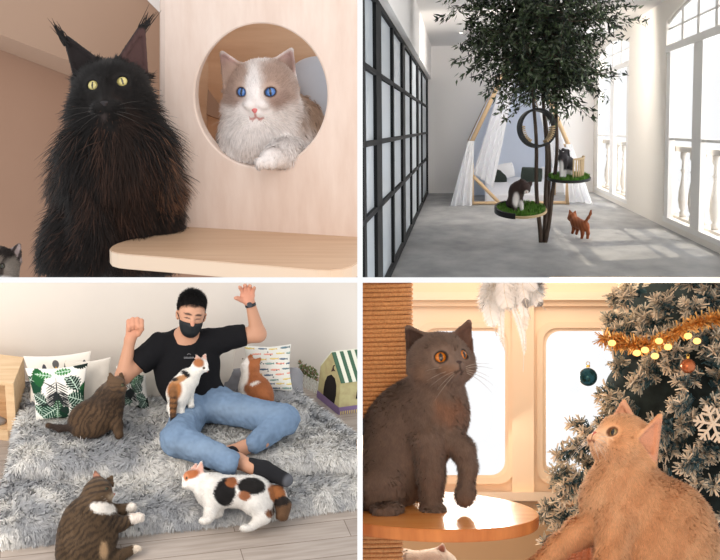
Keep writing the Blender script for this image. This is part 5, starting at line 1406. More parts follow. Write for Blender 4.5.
# socks
so = Sdf(4); so.chain([(251, 466, dl(251, 466, H1 + .06)), (264, 470, dl(264, 470, H1 + .055)), (286, 480, dl(286, 480, H1 + .045))], [8.6, 9.2, 7.2]); so.ell((268, 474, dl(268, 474, H1 + .05)), (12, 8, 8), k=4)
P_, Fq = so.mesh(.9); cs = Paint((26, 26, 30)); cs.blob((291, 483, 0), (8, 9, 300), (92, 94, 100), soft=.3, nz=.05); mesh_obj('sock', R3.S(P_), Fq, mat('sock_knit', rough=1, attr=True), man, col=cs(P_, None))
so = Sdf(4); so.chain([(232, 453, dl(232, 453, H1 + .05)), (222, 458, dl(222, 458, H1 + .04)), (208, 464, dl(208, 464, H1 + .03))], [7.4, 8.4, 6.5]); P_, Fq = so.mesh(.9); mesh_obj('sock', R3.S(P_), Fq, mat('sock_knit', rough=1, attr=True), man, col=np.tile(lin((26, 26, 30)), (len(P_), 1)))
# watch
wt = thing('wristwatch', R3, R3.P(250.5, 304, zt + 14), 'dark wristwatch on the man\'s raised wrist beside his open hand', 'watch')
ax_ = nrm(R3.P(250, 302, zt + 15) - R3.P(252, 309, zt + 13)); mb = MB(); mb.lathe(R3.P(250.5, 305, zt + 14.5), ax_, [(5.6 * s3, -1.6 * s3), (6.0 * s3, -1.4 * s3), (6.0 * s3, 1.4 * s3), (5.6 * s3, 1.6 * s3)], 24); mb.build('strap', mat('watch_strap', (34, 34, 38), rough=.4), wt, smooth=True)
mb = MB(); mb.lathe(R3.P(249.5, 305, zt + 20), -R3.n, [(3 * s3, 0), (3 * s3, 1.2 * s3), (2.4 * s3, 1.5 * s3)], 20); mb.build('watch_face', mat('watch_glass', (60, 62, 68), rough=.1), wt)

# ---- cats
# seated tabby, seen from behind
c = Cat(R3, k=5, base=(94, 72, 52)); b = c.b; d0 = dOn(98, 434, H1) + 9
c.head((117, 386, d0 + 14), 10.5, yaw=58, pitch=8)
b.ell((93, 418, d0), (26, 19, 16), R=rot(0, 0, 22), k=9); b.ell((108, 402, d0 - 1), (15, 20, 13), R=rot(0, 0, -15), k=8); b.cap((114, 391, d0 + 8), (111, 402, d0 + 2), 10, 12)
b.chain([(116, 412, d0 + 4), (117, 425, d0 + 6), (119, 434, d0 + 8)], [6, 4.5, 4.2]); b.ell((88, 430, d0 + 6), (15, 7, 9), k=6)
b.chain([(74, 427, d0 + 2), (60, 428, d0 + 3), (48, 425, d0 + 2)], [3.6, 3, 2.2], k=3)
c.ear((108, 382, d0 + 17), (115, 378, d0 + 19), (110, 373, d0 + 17), th=1, k=2, cav=False); c.ear((118, 378, d0 + 12), (124, 380, d0 + 8), (121.5, 373, d0 + 10), th=1, k=2, cav=False)
c.eye(123, 385, 1.7, (150, 150, 90), side=1); c.nose(127, 388, 1.2, (120, 80, 70))
c.paint.stripes((1, .55, .1), 5.0, (40, 32, 26), amt=.62, wob=1.6, nf=.09, c=(92, 412, d0), r=(34, 30, 60)); c.paint.stripes((.1, 1, .1), 4.4, (44, 34, 28), amt=.65, wob=1.4, nf=.1, c=(114, 400, d0), r=(14, 20, 40))
c.paint.blob((100, 399, d0), (16, 6, 60), (54, 42, 34), soft=.6, amt=.6); c.paint.blob((60, 427, d0), (16, 5, 60), (58, 46, 40), soft=.3)
c.build('tabby_cat', 'brown tabby cat sitting with its back turned between the pillows and the man', (100, 434, d0), h=.85, fur=14000, flen=3.2, fwid=.7, flow=(-.4, 1, 0), whisk=0)
# calico on the thigh
c = Cat(R3, k=4, base=(240, 236, 228)); b = c.b; d0 = zt + 36
c.head((201, 366, d0 - 2), 8.6, yaw=62, pitch=-4)
b.cap((196, 371, d0 - 2), (190, 378, d0 - 1), 6.5, 8.5); b.cap((187, 380, d0), (178, 394, d0 + 3), 10.5, 11.5, k=5); b.ell((179, 391, d0 + 4), (10.5, 14, 11), k=5)
b.chain([(181, 398, d0 + 4), (180, 410, d0 + 4), (183, 416, d0 + 6)], [6.5, 4, 3], k=3); b.ell((184.5, 417, d0 + 8), (3.6, 2.4, 4), k=2)
b.chain([(173, 398, d0 - 2), (171, 408, d0 - 4), (172, 414, d0 - 2)], [5, 3.6, 3], k=3)
b.chain([(190, 388, d0 - 2), (189.5, 400, d0 - 4), (191, 404, d0 - 2)], [5, 3.4, 3], k=3); b.ell((191, 405.5, d0), (3, 2.2, 3.4), k=1.5)
b.chain([(173.5, 392, d0 + 14), (173.5, 404, d0 + 15), (173, 420, d0 + 12)], [3.4, 3.4, 2.6], k=2)
c.ear((196, 361, d0 + 3), (201, 359, d0 + 4), (196.5, 355.5, d0 + 2), th=.9, inner=(210, 160, 140), fwd=(.4, 0, 1), k=1.5, cav=False); c.ear((201, 360, d0 - 4), (206, 362, d0 - 4), (205.5, 354.5, d0 - 4), th=.9, inner=(216, 160, 140), fwd=(.4, 0, 1), k=1.5, cav=False)
c.eye(204, 368, 1.2, (120, 110, 60), side=1, rim=(80, 50, 40)); c.nose(207.5, 371.5, .9, (214, 140, 120))
c.paint.blob((199, 363, 0), (5.5, 5, 300), (168, 108, 68), nz=.2); c.paint.blob((175, 389, 0), (7.5, 10, 300), (178, 116, 66), nz=.12); c.paint.blob((180, 378.5, 0), (9, 3.4, 300), (190, 140, 96), nz=.3, R=rot(0, 0, 20))
c.paint.blob((186, 373.5, 0), (5, 2.4, 300), (26, 24, 24), nz=.2, R=rot(0, 0, -35)); c.paint.blob((174, 379, 0), (4.5, 2.2, 300), (40, 32, 28), nz=.2)
c.paint.blob((173.5, 405, d0 + 15), (5, 22, 8), (140, 96, 60), nz=.3); c.paint.stripes((0, 1, 0), 5.5, (50, 38, 32), amt=.8, c=(173.5, 408, d0 + 14), r=(5, 16, 8)); c.paint.blob((173, 420, d0 + 12), (5, 5, 10), (26, 22, 22))
c.build('calico_cat', 'calico cat standing on the man\'s thigh and looking right, back turned', (180, 416, d0), h=.7, fur=9000, flen=2.4, fwid=.6, flow=(-.5, .8, 0))
# orange and white cat
c = Cat(R3, k=4, base=(172, 104, 62)); b = c.b; d0 = dOn(258, 404, H1) + 8
c.head((250, 366, d0), 9.5, yaw=-50, pitch=32)
b.cap((250, 372, d0), (251, 384, d0), 8.5, 11.5); b.ell((256, 393, d0 - 1), (16, 17, 13), R=rot(0, 0, -32), k=7); b.ell((263, 398, d0 + 2), (10, 9, 10), k=5)
b.chain([(246, 388, d0 + 4), (244.5, 398, d0 + 6), (244, 405, d0 + 7)], [5, 3.6, 3.2], k=3)
c.ear((252, 361, d0 + 6), (257.5, 366, d0 + 4), (260, 358.5, d0 + 3), th=1.1, k=2, cav=False); c.ear((246, 359, d0 - 4), (252, 358, d0 - 4), (251, 355, d0 - 5), th=1, k=2, cav=False)
c.eye(244.5, 359.5, 1.3, (90, 90, 60), side=-1, rim=(90, 60, 40)); c.nose(242.5, 358.5, .9, (90, 60, 56))
c.paint.blob((243, 372, 0), (6, 20, 300), (240, 232, 222), soft=.2, nz=.15); c.paint.blob((244, 362, 0), (5.4, 8, 300), (242, 234, 226), nz=.2, soft=.12); c.paint.blob((242, 394, 0), (5.5, 14, 300), (238, 230, 220), nz=.2); c.paint.blob((254, 383, 0), (6, 2.2, 300), (240, 230, 220), nz=.3, R=rot(0, 0, 20)); c.paint.blob((252, 402, 0), (11, 3.2, 300), (236, 226, 216), nz=.3, R=rot(0, 0, -12))
c.paint.blob((247, 388, 0), (4, 5.5, 300), (158, 98, 62), nz=.2)
c.build('orange_white_cat', 'orange and white cat sitting before the fish-printed pillow, looking up', (256, 405, d0), h=.75, fur=10000, flen=2.4, fwid=.6, flow=(.4, 1, 0))
# tabby lying in front
c = Cat(R3, k=6, base=(90, 71, 52)); b = c.b; d0 = dOn(100, 548, .0) + 14; H = c.head
c.head((100, 491, d0 + 0), 14.5, yaw=58, pitch=6, roll=0, cheek=1.1)
b.cap((95, 500, d0 - 2), (90, 515, d0), 14, 20, k=8); b.ell((88, 533, d0 + 2), (30, 33, 20), R=rot(0, 0, -22), k=12); b.ell((84, 556, d0 + 2), (28, 26, 19), k=10)
b.chain([(108, 518, d0 + 4), (120, 524, d0 + 4), (132, 519, d0 + 4)], [9, 6.5, 5], k=4); b.chain([(132, 519, d0 + 4), (140, 517, d0 + 4)], [5, 4.4], k=2)
b.chain([(105, 510, d0 - 6), (121, 510, d0 - 8), (132, 507, d0 - 8)], [8, 5, 4.4], k=4)
b.chain([(100, 560, d0 + 6), (118, 556, d0 + 4), (134, 549, d0 + 2)], [10, 6, 4], k=4); b.ell((137, 548, d0 + 2), (4.4, 3, 3.6), k=2)
c.ear((92.5, 484, d0 - 2), (103, 481, d0 + 0), (95.5, 471.5, d0 - 2), th=1.3, inner=(170, 120, 100), fwd=(.2, 0, 1), k=3, cav=False)
c.ear((106, 481, d0 - 9), (113, 486, d0 - 10), (112, 476, d0 - 10), th=1.2, k=3, cav=False)
c.eye(107, 488.5, 2.0, (120, 130, 80), side=1, tilt=6, ry=.45); c.nose(114.5, 494, 1.7, (170, 110, 100), line=(70, 50, 40))
c.paint.stripes((.55, .8, 0), 5.4, (40, 32, 26), amt=.62, wob=1.5, nf=.08, c=(86, 535, d0), r=(42, 44, 60)); c.paint.stripes((.8, .4, 0), 5, (42, 34, 28), amt=.75, c=(122, 520, d0), r=(16, 10, 60)); c.paint.stripes((.2, 1, .1), 5.5, (40, 32, 28), amt=.7, c=(98, 484, d0), r=(16, 12, 60))
c.paint.blob((102, 507, 0), (14, 5.5, 300), (240, 234, 226), nz=.15, soft=.15, R=rot(0, 0, -8)); c.paint.blob((113, 497, 0), (5, 4, 300), (190, 170, 145), soft=.4, amt=.6)
c.paint.blob((135, 507, 0), (8.5, 6, 300), (240, 232, 222), soft=.1); c.paint.blob((137.5, 517, 0), (8.5, 6.5, 300), (242, 232, 222), soft=.1); c.paint.blob((138, 548, 0), (4.5, 6, 300), (232, 218, 200), soft=.1)
c.paint.blob((104, 549, 0), (4, 9, 300), (206, 170, 130), soft=.5, amt=.8)
c.build('tabby_cat', 'brown tabby cat with a white chest lying on the floor in the lower left corner', (95, 560, d0), h=.95, fur=22000, flen=3.4, fwid=.7, flow=(-.3, 1, 0), whisk=3, hfur=.6)
# calico walking in front
c = Cat(R3, k=5, base=(242, 238, 232)); b = c.b; d0 = dOn(225, 526, 0.02) + 6
c.head((192, 480, d0 - 4), 11.5, yaw=-72, pitch=-12)
b.cap((198, 482, d0 - 2), (210, 487, d0), 9.5, 13); b.cap((212, 491, d0), (252, 492, d0), 16, 16.5, k=8); b.ell((258, 498, d0), (17, 18, 14), k=8); b.ell((214, 494, d0), (14, 16, 13), k=6)
b.chain([(213, 500, d0 + 6), (210, 513, d0 + 8), (208, 518, d0 + 8)], [9, 5.5, 4.6], k=4); b.ell((204.5, 520.5, d0 + 10), (5.6, 3.6, 4.5), k=2.5)
b.chain([(219, 502, d0 - 7), (217, 512, d0 - 8), (213, 514, d0 - 9)], [7, 5, 4], k=4)
b.chain([(256, 506, d0 + 6), (263, 517, d0 + 8), (253, 525, d0 + 8)], [11, 6.5, 4.6], k=4); b.ell((246, 528, d0 + 10), (6.5, 3.6, 4.6), k=2.5)
b.chain([(262, 504, d0 - 7), (268, 512, d0 - 8), (258, 518, d0 - 8)], [8, 5, 4], k=4)
b.chain([(270, 489, d0 - 2), (278, 493, d0 - 2), (283, 505, d0), (282, 515, d0 + 2)], [5, 6.5, 7, 6], k=3)
c.ear((194, 473, d0 + 4), (203, 476, d0 + 3), (201.3, 462, d0 + 2), th=1.1, inner=(226, 170, 150), fwd=(-.2, 0, 1), k=2.5, cav=False)
c.ear((190, 471, d0 - 10), (196, 472, d0 - 10), (196, 464, d0 - 10), th=1.1, inner=(226, 170, 150), k=2.5, cav=False)
c.paint.blob((191, 474, 0), (9, 4.5, 300), (176, 104, 62), nz=.2, R=rot(0, 0, 12)); c.paint.blob((186, 477, 0), (2.6, 4, 300), (200, 130, 90))
c.paint.blob((224, 492, 0), (11, 14, 300), (26, 24, 24), nz=.14, soft=.08); c.paint.blob((250, 486, 0), (14, 8, 300), (28, 25, 24), nz=.14, soft=.08, R=rot(0, 0, -6)); c.paint.blob((231, 482, 0), (6, 5, 300), (156, 94, 56), nz=.15, soft=.1)
c.paint.blob((243.5, 495.5, 0), (6, 4.6, 300), (166, 108, 74), nz=.2, soft=.15); c.paint.blob((276, 492, 0), (8, 11, 300), (166, 104, 60), nz=.15, soft=.12, R=rot(0, 0, 25)); c.paint.blob((283, 510, 0), (11, 12, 300), (112, 82, 58), nz=.15, soft=.15); c.paint.blob((281, 501, 0), (8, 5, 300), (40, 32, 28), nz=.2, soft=.2, R=rot(0, 0, 20)); c.paint.blob((268, 513, 0), (3.4, 4, 300), (140, 92, 62), nz=.3)
c.eye(186.5, 478, 1.3, (120, 110, 60), side=-1, rim=(120, 80, 60)); c.nose(183, 481, 1.1, (220, 150, 130))
c.build('calico_cat', 'white calico cat with black and orange patches walking left in front of the man', (232, 526, d0), h=.8, fur=20000, flen=3, fwid=.65, flow=(.8, .6, 0), hfur=.5)

area('ceiling_lamp_living', R3.P(-330, 300, 420), R3.P(180, 440, 20), 1.6, 62, (255, 244, 232))  # added fill out of view on the left, no lamp stands there
# ================================================================== CELL 4: two kittens, scratching post, frosted tree
QUAD = 4
R4 = Frame(540, 420, 1.73)
px4 = R4.s
cream = mat('cream_paint', (232, 202, 170), rough=.7)
ZW = -330
# back wall with two window openings: built as strips around the panes
def wpoly(name, pts_list, d0, d1, m, k=True, parent=None, rm=R4):
    mb = MB()
    for pts in pts_list:
        x = [p[0] for p in pts]; y = [p[1] for p in pts]
        mb.hexa(rm.P(x, y, d0), rm.P(x, y, d1))
    o = mb.build(name, m, parent, fr=None if parent else rm)
    if k: tag(o, kind='structure')
    return o
def rect(x0, y0, x1, y1): return [(x0, y0), (x1, y0), (x1, y1), (x0, y1)]
wpoly('wall_back', [rect(230, 150, 395, 640), rect(395, 150, 900, 306), rect(512, 306, 534, 504), rect(690, 306, 900, 640), rect(395, 504, 690, 640)], ZW, ZW - 30, cream)
def rounded(x0, y0, x1, y1, r, n=6, corners=(1, 1, 1, 1)):
    out = []
    for (cx, cy, a0, on) in ((x0, y0, 180, corners[0]), (x1, y0, 270, corners[1]), (x1, y1, 0, corners[2]), (x0, y1, 90, corners[3])):
        if not on: out.append((cx, cy)); continue
        ccx = cx + (r if cx == x0 else -r); ccy = cy + (r if cy == y0 else -r)
        for i in range(n + 1):
            a = math.radians(a0 + 90 * i / n); out.append((ccx + r * math.cos(a), ccy + r * math.sin(a)))
    return out
def frame_ring(mb, outer, inner, d0, d1, rm):
    n = len(outer); o0 = rm.P([p[0] for p in outer], [p[1] for p in outer], d0); i0 = rm.P([p[0] for p in inner], [p[1] for p in inner], d0)
    o1 = rm.P([p[0] for p in outer], [p[1] for p in outer], d1); i1 = rm.P([p[0] for p in inner], [p[1] for p in inner], d1)
    V = np.vstack([o0, i0, i1, o1]); fs = []
    for r in range(4):
        for k in range(n): fs.append((r * n + k, r * n + (k + 1) % n, ((r + 1) % 4) * n + (k + 1) % n, ((r + 1) % 4) * n + k))
    mb.add(V, fs)
for wi, (x0, x1, ix0, ix1) in enumerate(((395, 512, 426, 505), (534, 690, 546, 676))):
    wr = thing('window_%d' % (wi + 1), R4, R4.P((x0 + x1) / 2, 504, ZW), kind='structure')
    mb = MB(); inn_ = rounded(ix0, 331, ix1, 475, 14)
    frame_ring(mb, rounded(x0, 306, x1, 504, .5), inn_, ZW - 8, ZW - 26, R4)
    wfo = mb.build('window_frame', mat('cream_frame', (236, 208, 178), rough=.5), wr)
    mb = MB()
    frame_ring(mb, rounded(ix0 - 9, 322, ix1 + 9, 484, 15), rounded(ix0 - 3, 328, ix1 + 3, 478, 14), ZW - 4, ZW - 10, R4)
    mb.build('glazing_bead', cream, wfo)
    mb = MB(); mb.hexa(R4.P([p[0] for p in rounded(ix0 - 2, 329, ix1 + 2, 477, 14)], [p[1] for p in rounded(ix0 - 2, 329, ix1 + 2, 477, 14)], ZW - 18), R4.P([p[0] for p in rounded(ix0 - 2, 329, ix1 + 2, 477, 14)], [p[1] for p in rounded(ix0 - 2, 329, ix1 + 2, 477, 14)], ZW - 20))
    mb.build('pane', pane_mat('window_glass', gloss=.02), wfo)
wpoly('trim_4', [rect(300, 292, 760, 300)], ZW + 8, ZW, mat('cream_trim', (234, 206, 176), rough=.5))
wpoly('trim_5', [rect(380, 492, 760, 501)], ZW + 12, ZW, mat('cream_trim', (234, 206, 176), rough=.5))
# low tan bench / floor behind
wpoly('floor', [[(250, 508), (800, 508), (900, 640), (200, 640)]], ZW + 20, ZW + 19, mat('tan_floor', (188, 146, 104), rough=.8))

# ---- scratching post with rope windings
def post(name, xc, y0, y1, r, d, pitch, parent, rr=2.5):
    mb = MB(); n = int((y1 - y0) / pitch * 26); pts = []
    for i in range(n + 1):
        t = i / 26 * 2 * math.pi; y = y0 + (y1 - y0) * i / n
        pts.append((xc + r * math.cos(t), y + .15 * math.sin(t * 1.3), d + r * math.sin(t)))
    q = np.array(pts); mb.tube(R4.P(q[:, 0], q[:, 1], q[:, 2]), rr * px4, 6)
    o = mb.build('rope', mat('sisal_rope', (222, 166, 112), rough=.95, var=('noise', (300, 300, 300), (186, 130, 82), .35, .7), bump=(900, .6, .0006)), parent, smooth=True)
    mb = MB(); mb.lathe(R4.P(xc, y1, d), R4.U, [(r * px4, 0), (r * px4, (y1 - y0) * px4)], 28)
    mb.build('core', mat('post_core', (120, 84, 54), rough=.9), parent, smooth=True)
sp = thing('scratching_post', R4, R4.P(368, 640, -78), 'thick rope-wound scratching post with a round wooden platform under the grey kitten', 'scratching post')
post('rope', 367, 240, 500, 44, -78, 4.5, sp)
post('rope', 364, 536, 640, 37, -78, 4.5, sp)
# platform (a D-shaped round board)
th4 = math.radians(9.5); up4 = nrm(R4.U * math.cos(th4) - R4.n * math.sin(th4))
def p4(px, py):   # point on the platform top seen at a pixel
    return (px, py, (py - 511) / math.sin(th4) * math.cos(th4) * 1.0 * 1.0)
a = np.linspace(0, 2 * math.pi, 72, endpoint=False)
xs = 422 + 117 * np.cos(a) ; ys = 509.5 + 19.5 * np.sin(a) + (xs - 422) * 0.045
top = np.array([p4(x, y) for x, y in zip(xs, ys)])
tw4 = R4.P(top[:, 0], top[:, 1], top[:, 2]); bw4 = tw4 - up4 * 12.0 * px4
mb = MB(); mb.hexa(tw4, bw4)
po = mb.build('platform', [mat('honey_wood', (214, 150, 84), rough=.22, var=('noise', (6, 50, 50), (196, 124, 62), .3, .7), coat=.3), mat('plywood_edge', (205, 132, 72), rough=.5, var=('noise', (30, 30, 3), (170, 98, 46), .3, .7))], sp, bevel=0.0012)
for p in po.data.polygons:
    nw = np.array(po.matrix_world.to_3x3() @ p.normal); p.material_index = 0 if nw @ up4 > 0.8 else 1

# ---- grey kitten
c = Cat(R4, k=8, base=(122, 104, 94)); b = c.b
c.head((440.5, 362, 0), 31.5, yaw=24, pitch=10, roll=8, muzzle=1.08, cheek=1.15, long=.97)
b.cap((437, 378, -8), (434, 405, -14), 23, 28, k=12)
b.ell((436, 416, -14), (31, 38, 30), k=12)
b.ell((405, 440, -30), (44, 62, 38), R=rot(0, 0, -22), k=16)
b.ell((382, 478, -26), (34, 38, 34), k=14)
b.ell((378, 488, 0), (24, 26, 22), k=10)
b.chain([(428, 440, 6), (431, 475, 6), (431, 505, 6)], [18, 11.5, 9.6], k=7)
b.ell((434, 510, 10), (11.5, 6.5, 10), k=4); b.ell((427, 513, 18), (4, 4, 5), k=2); b.ell((433, 514, 20), (4, 4, 5), k=2); b.ell((439.5, 513, 19), (4, 4, 5), k=2)
b.chain([(450, 438, 2), (463, 450, 8), (468, 467, 10), (466, 489, 12)], [14, 10, 7.4, 7.2], k=6)
b.ell((465, 495, 14), (8.8, 10.5, 8.5), k=4)
b.ell((387, 510, 20), (15, 8, 16), k=6)
for tx in (-8, -1.5, 5): b.ell((387 + tx, 512.5, 34), (4.3, 5.2, 5), k=2.2)
b.chain([(368, 505, -30), (400, 508, -52), (424, 500, -58)], [9, 8, 6], k=4)
c.ear((411, 368, -14), (436, 342, -2), (408, 328, -6), th=3.2, inner=(74, 56, 50), fwd=(.15, 0, 1), k=8)
c.ear((451, 338, -4), (471, 356, -10), (469, 322, -10), th=2.6, inner=(100, 74, 64), fwd=(.8, 0, .6), k=8, size=.6)
c.eye(441, 357, 6.2, (214, 128, 40), ry=.88, slit=.32, rim=(48, 38, 34), side=-1, tilt=2, rimw=1.2, gaze=(.45, -.15, 1))
c.eye(465, 354, 5.2, (214, 128, 40), ry=.95, slit=.32, rim=(48, 38, 34), side=1, tilt=6, rimw=1.2, gaze=(.55, -.15, 1))
c.nose(459, 362.5, 4.0, (62, 46, 44), line=(52, 42, 38))
c.paint.blob((452, 410, 20), (15, 11, 60), (160, 112, 84), soft=.7, nz=.5, amt=.6)
c.paint.blob((449, 370, 30), (8, 5, 40), (150, 112, 84), soft=.7, nz=.4, amt=.5)
c.paint.blob((418, 372, 0), (10, 12, 60), (134, 102, 80), soft=.7, nz=.4, amt=.4)
c.paint.fn(lambda p, n, C: C * (1 + 0.16 * fbm(p, .3, 61))[:, None])
c.build('grey_kitten', 'grey kitten with orange eyes on the round wooden platform, one forepaw raised', (410, 514, 0), h=1.5, fur=75000, flen=5.6, fwid=.6,
        flow=(0.1, 1, .1), lift=.5, jit=.4, whisk=5, wcol=(170, 160, 150), wlen=.9, hfur=.75, back=-.3)

# ---- cream kitten looking up
c = Cat(R4, k=8, base=(232, 178, 132)); b = c.b; z0 = 24
c.head((621, 442, z0), 31, yaw=-60, pitch=29, roll=0, muzzle=1.08, cheek=1.1, long=1.08)
b.cap((628, 462, z0 - 4), (622, 495, z0 - 8), 26, 34, k=12)
b.ell((622, 505, z0 - 4), (40, 44, 32), k=14)
b.ell((655, 540, z0 - 10), (60, 62, 40), R=rot(0, 0, -38), k=18)
b.ell((672, 560, z0 - 6), (46, 50, 42), k=14)
b.chain([(618, 520, z0 + 20), (612, 560, z0 + 24), (610, 620, z0 + 26)], [20, 15, 13], k=8)
b.chain([(606, 518, z0 + 2), (578, 533, z0 + 8), (560, 546, z0 + 12), (544, 562, z0 + 16)], [17, 13, 10.5, 10], k=7)
b.ell((538, 567, z0 + 18), (12, 9, 10), k=4)
c.ear((610, 424, z0 - 20), (634, 420, z0 - 18), (624, 401, z0 - 20), th=2.2, inner=(232, 180, 150), fwd=(-.8, 0, .5), k=6, size=.55)
c.ear((636, 440, z0 + 24), (654, 462, z0 + 12), (660, 416, z0 + 17), th=2.8, inner=(222, 160, 128), fwd=(-.25, 0, 1), k=8, size=.6)
c.eye(612, 431.5, 5.2, (150, 128, 84), ry=.82, slit=.34, rim=(116, 78, 56), side=-1, tilt=-18, rimw=1.3, gaze=(-.55, -.25, .8))
c.nose(594, 433, 3.8, (196, 112, 96), line=(150, 92, 72))
c.paint.blob((600, 480, 0), (26, 44, 300), (240, 202, 164), soft=.6, nz=.3, amt=.5)
c.paint.blob((600, 440, 20), (12, 10, 300), (246, 216, 186), soft=.6, nz=.3, amt=.6)
c.paint.stripes((.8, .6, 0), 26, (206, 140, 94), amt=.30, c=(660, 520, 0), r=(90, 90, 200))
def eye2(root):
    pass
c.build('cream_kitten', 'cream kitten in profile looking up towards the grey kitten in front of the frosted tree', (640, 600, z0), h=1.5, fur=85000, flen=5.8, fwid=.6,
        flow=(0.15, 1, .1), lift=.5, jit=.36, whisk=5, wlen=.95, hfur=.6, back=-.3)

# ---- pale cat under the platform
c = Cat(R4, k=8, base=(232, 214, 196)); b = c.b; z0 = -150
c.head((436, 572, z0), 26, yaw=30, pitch=10)
b.ell((400, 584, z0), (40, 34, 30), k=10)
c.ear((424, 566, z0), (444, 568, z0 + 6), (443, 545, z0 + 4), th=2.2, inner=(196, 128, 104), fwd=(.5, 0, 1), k=6)
c.eye(450, 572, 4, (150, 130, 80), side=1); c.nose(458, 580, 3, (200, 130, 110))
c.build('pale_cat', 'pale cat under the round platform, only its back and one ear showing', (420, 600, z0), h=1.8, fur=9000, flen=6, fwid=.8)

# ---- woven rug under the kitten's paw
mb = MB()
for i in range(26):
    pts = [R4.P(540 + 130 * t, 563 - 13 * math.sin(math.pi * min(1, t * 1.1)) + i * 3.2 + .8 * math.sin(t * 120), -20 + i * 8) for t in np.linspace(0, 1, 90)]
    mb.tube(pts, 3.2 * px4, 6)
o = mb.build('woven_mat', mat('woven_jute', (196, 136, 104), rough=.95), fr=R4, base=R4.P(590, 600, 10), smooth=True); tag(o, 'reddish brown woven mat under the cream kitten\'s forepaw', 'mat')

# ---- white feather wand
fw = thing('feather_toy', R4, R4.P(520, 300, 40), 'white fluffy feather toy hanging from above between the two kittens', 'cat toy')
def feather(a, b_, wid, col1, col2, bend=0, z=40):
    a = np.array([a[0], -a[1], z]); e = np.array([b_[0], -b_[1], z + RNG.uniform(-8, 8)])
    n = 150; V = []; Cc = []; Fs = []; ax = nrm(e - a); sd = nrm(np.cross(ax, [0, 0, 1.0])); L = np.linalg.norm(e - a)
    for i in range(n):
        t = i / n; p0 = a + (e - a) * t + sd * bend * math.sin(t * math.pi)
        for sg in (-1, 1):
            w = wid * math.sin(min(1, t * 1.15 + .1) * math.pi) ** .6 * RNG.uniform(.75, 1.1)
            tip = p0 + sd * sg * w + ax * w * .9 + np.array([0, 0, RNG.normal(0, 2)])
            q = [p0 - ax * .5, p0 + ax * .5, (p0 + tip) / 2 + ax * .6, tip]
            k = len(V); V += q; Fs.append((k, k + 1, k + 2, k + 3)); cc = lin(col1) * (1 - t) + lin(col2) * t if t > .6 else lin(col1)
            Cc += [cc] * 4
    V = np.array(V); mesh_obj('feather', R4.S(V), np.array(Fs), mat('feather_barbs', rough=.8, attr=True), fw, col=np.array(Cc), smooth=False)
    mb = MB(); mb.tube(R4.S(np.array([a + (e - a) * t + sd * bend * math.sin(t * math.pi) for t in np.linspace(0, 1, 8)])), .4 * px4, 4, ); mb.build('quill', mat('quill', (230, 220, 205)), fw)
for (a, e, w_, c2, bd) in (((500, 268), (492, 326), 15, (255, 255, 255), 5), ((497, 266), (482, 305), 12, (255, 255, 255), -3), ((505, 266), (512, 318), 13, (250, 246, 240), 4),
                       ((520, 262), (543, 296), 8, (240, 240, 240), 4), ((522, 262), (531, 320), 7, (60, 50, 46), 3), ((512, 264), (526, 350), 7, (236, 226, 214), -4),
                       ((516, 262), (520, 300), 9, (236, 190, 140), 0), ((508, 262), (505, 345), 7, (248, 244, 238), 6), ((528, 262), (545, 290), 5, (70, 60, 55), 0)):
    feather(a, e, w_, (252, 250, 248), c2, bd, 60)
for (x, y, rx_, ry_) in ((494, 296, 13, 20), (512, 292, 12, 14), (532, 290, 8, 10)):
    S_ = Sdf(5); S_.ell((x, y, 52), (rx_ * .55, ry_ * .6, 6)); P_, Fq = S_.mesh(2)
    dn_ = mesh_obj('down', R4.S(P_), Fq, mat('white_down', (252, 250, 248), rough=1), fw)
    W3, Q, CC, Nw = strands(R4, P_, Fq, vnormals(P_, Fq), 2600, lambda p, n: np.full(len(p), 13.0), lambda p, n: np.tile([0., -1., .1], (len(p), 1)), .6, lambda p, n: np.tile(lin((252, 250, 247)), (len(p), 1)), lift=.5, jit=.6, curl=.6, seg=4)
    mesh_obj('barb', W3, Q, M_fur(), dn_, col=CC, cn=Nw, clip=False); tag(dn_.children[0], kind='stuff')
for (a, e, w_, c2, bd) in (((490, 290), (497, 336), 9, (255, 255, 255), 3), ((510, 300), (523, 372), 4, (240, 232, 222), -6), ((502, 300), (508, 360), 4, (240, 232, 222), 4), ((530, 286), (546, 310), 6, (66, 56, 52), 2), ((519, 284), (522, 312), 7, (240, 170, 110), 2)):
    feather(a, e, w_, (252, 250, 248), c2, bd, 58)
mb = MB(); mb.tube(R4.P([515, 505, 500], [240, 262, 275], [60, 60, 60]), .8 * px4, 6); mb.build('cord', mat('cord', (210, 200, 190)), fw)

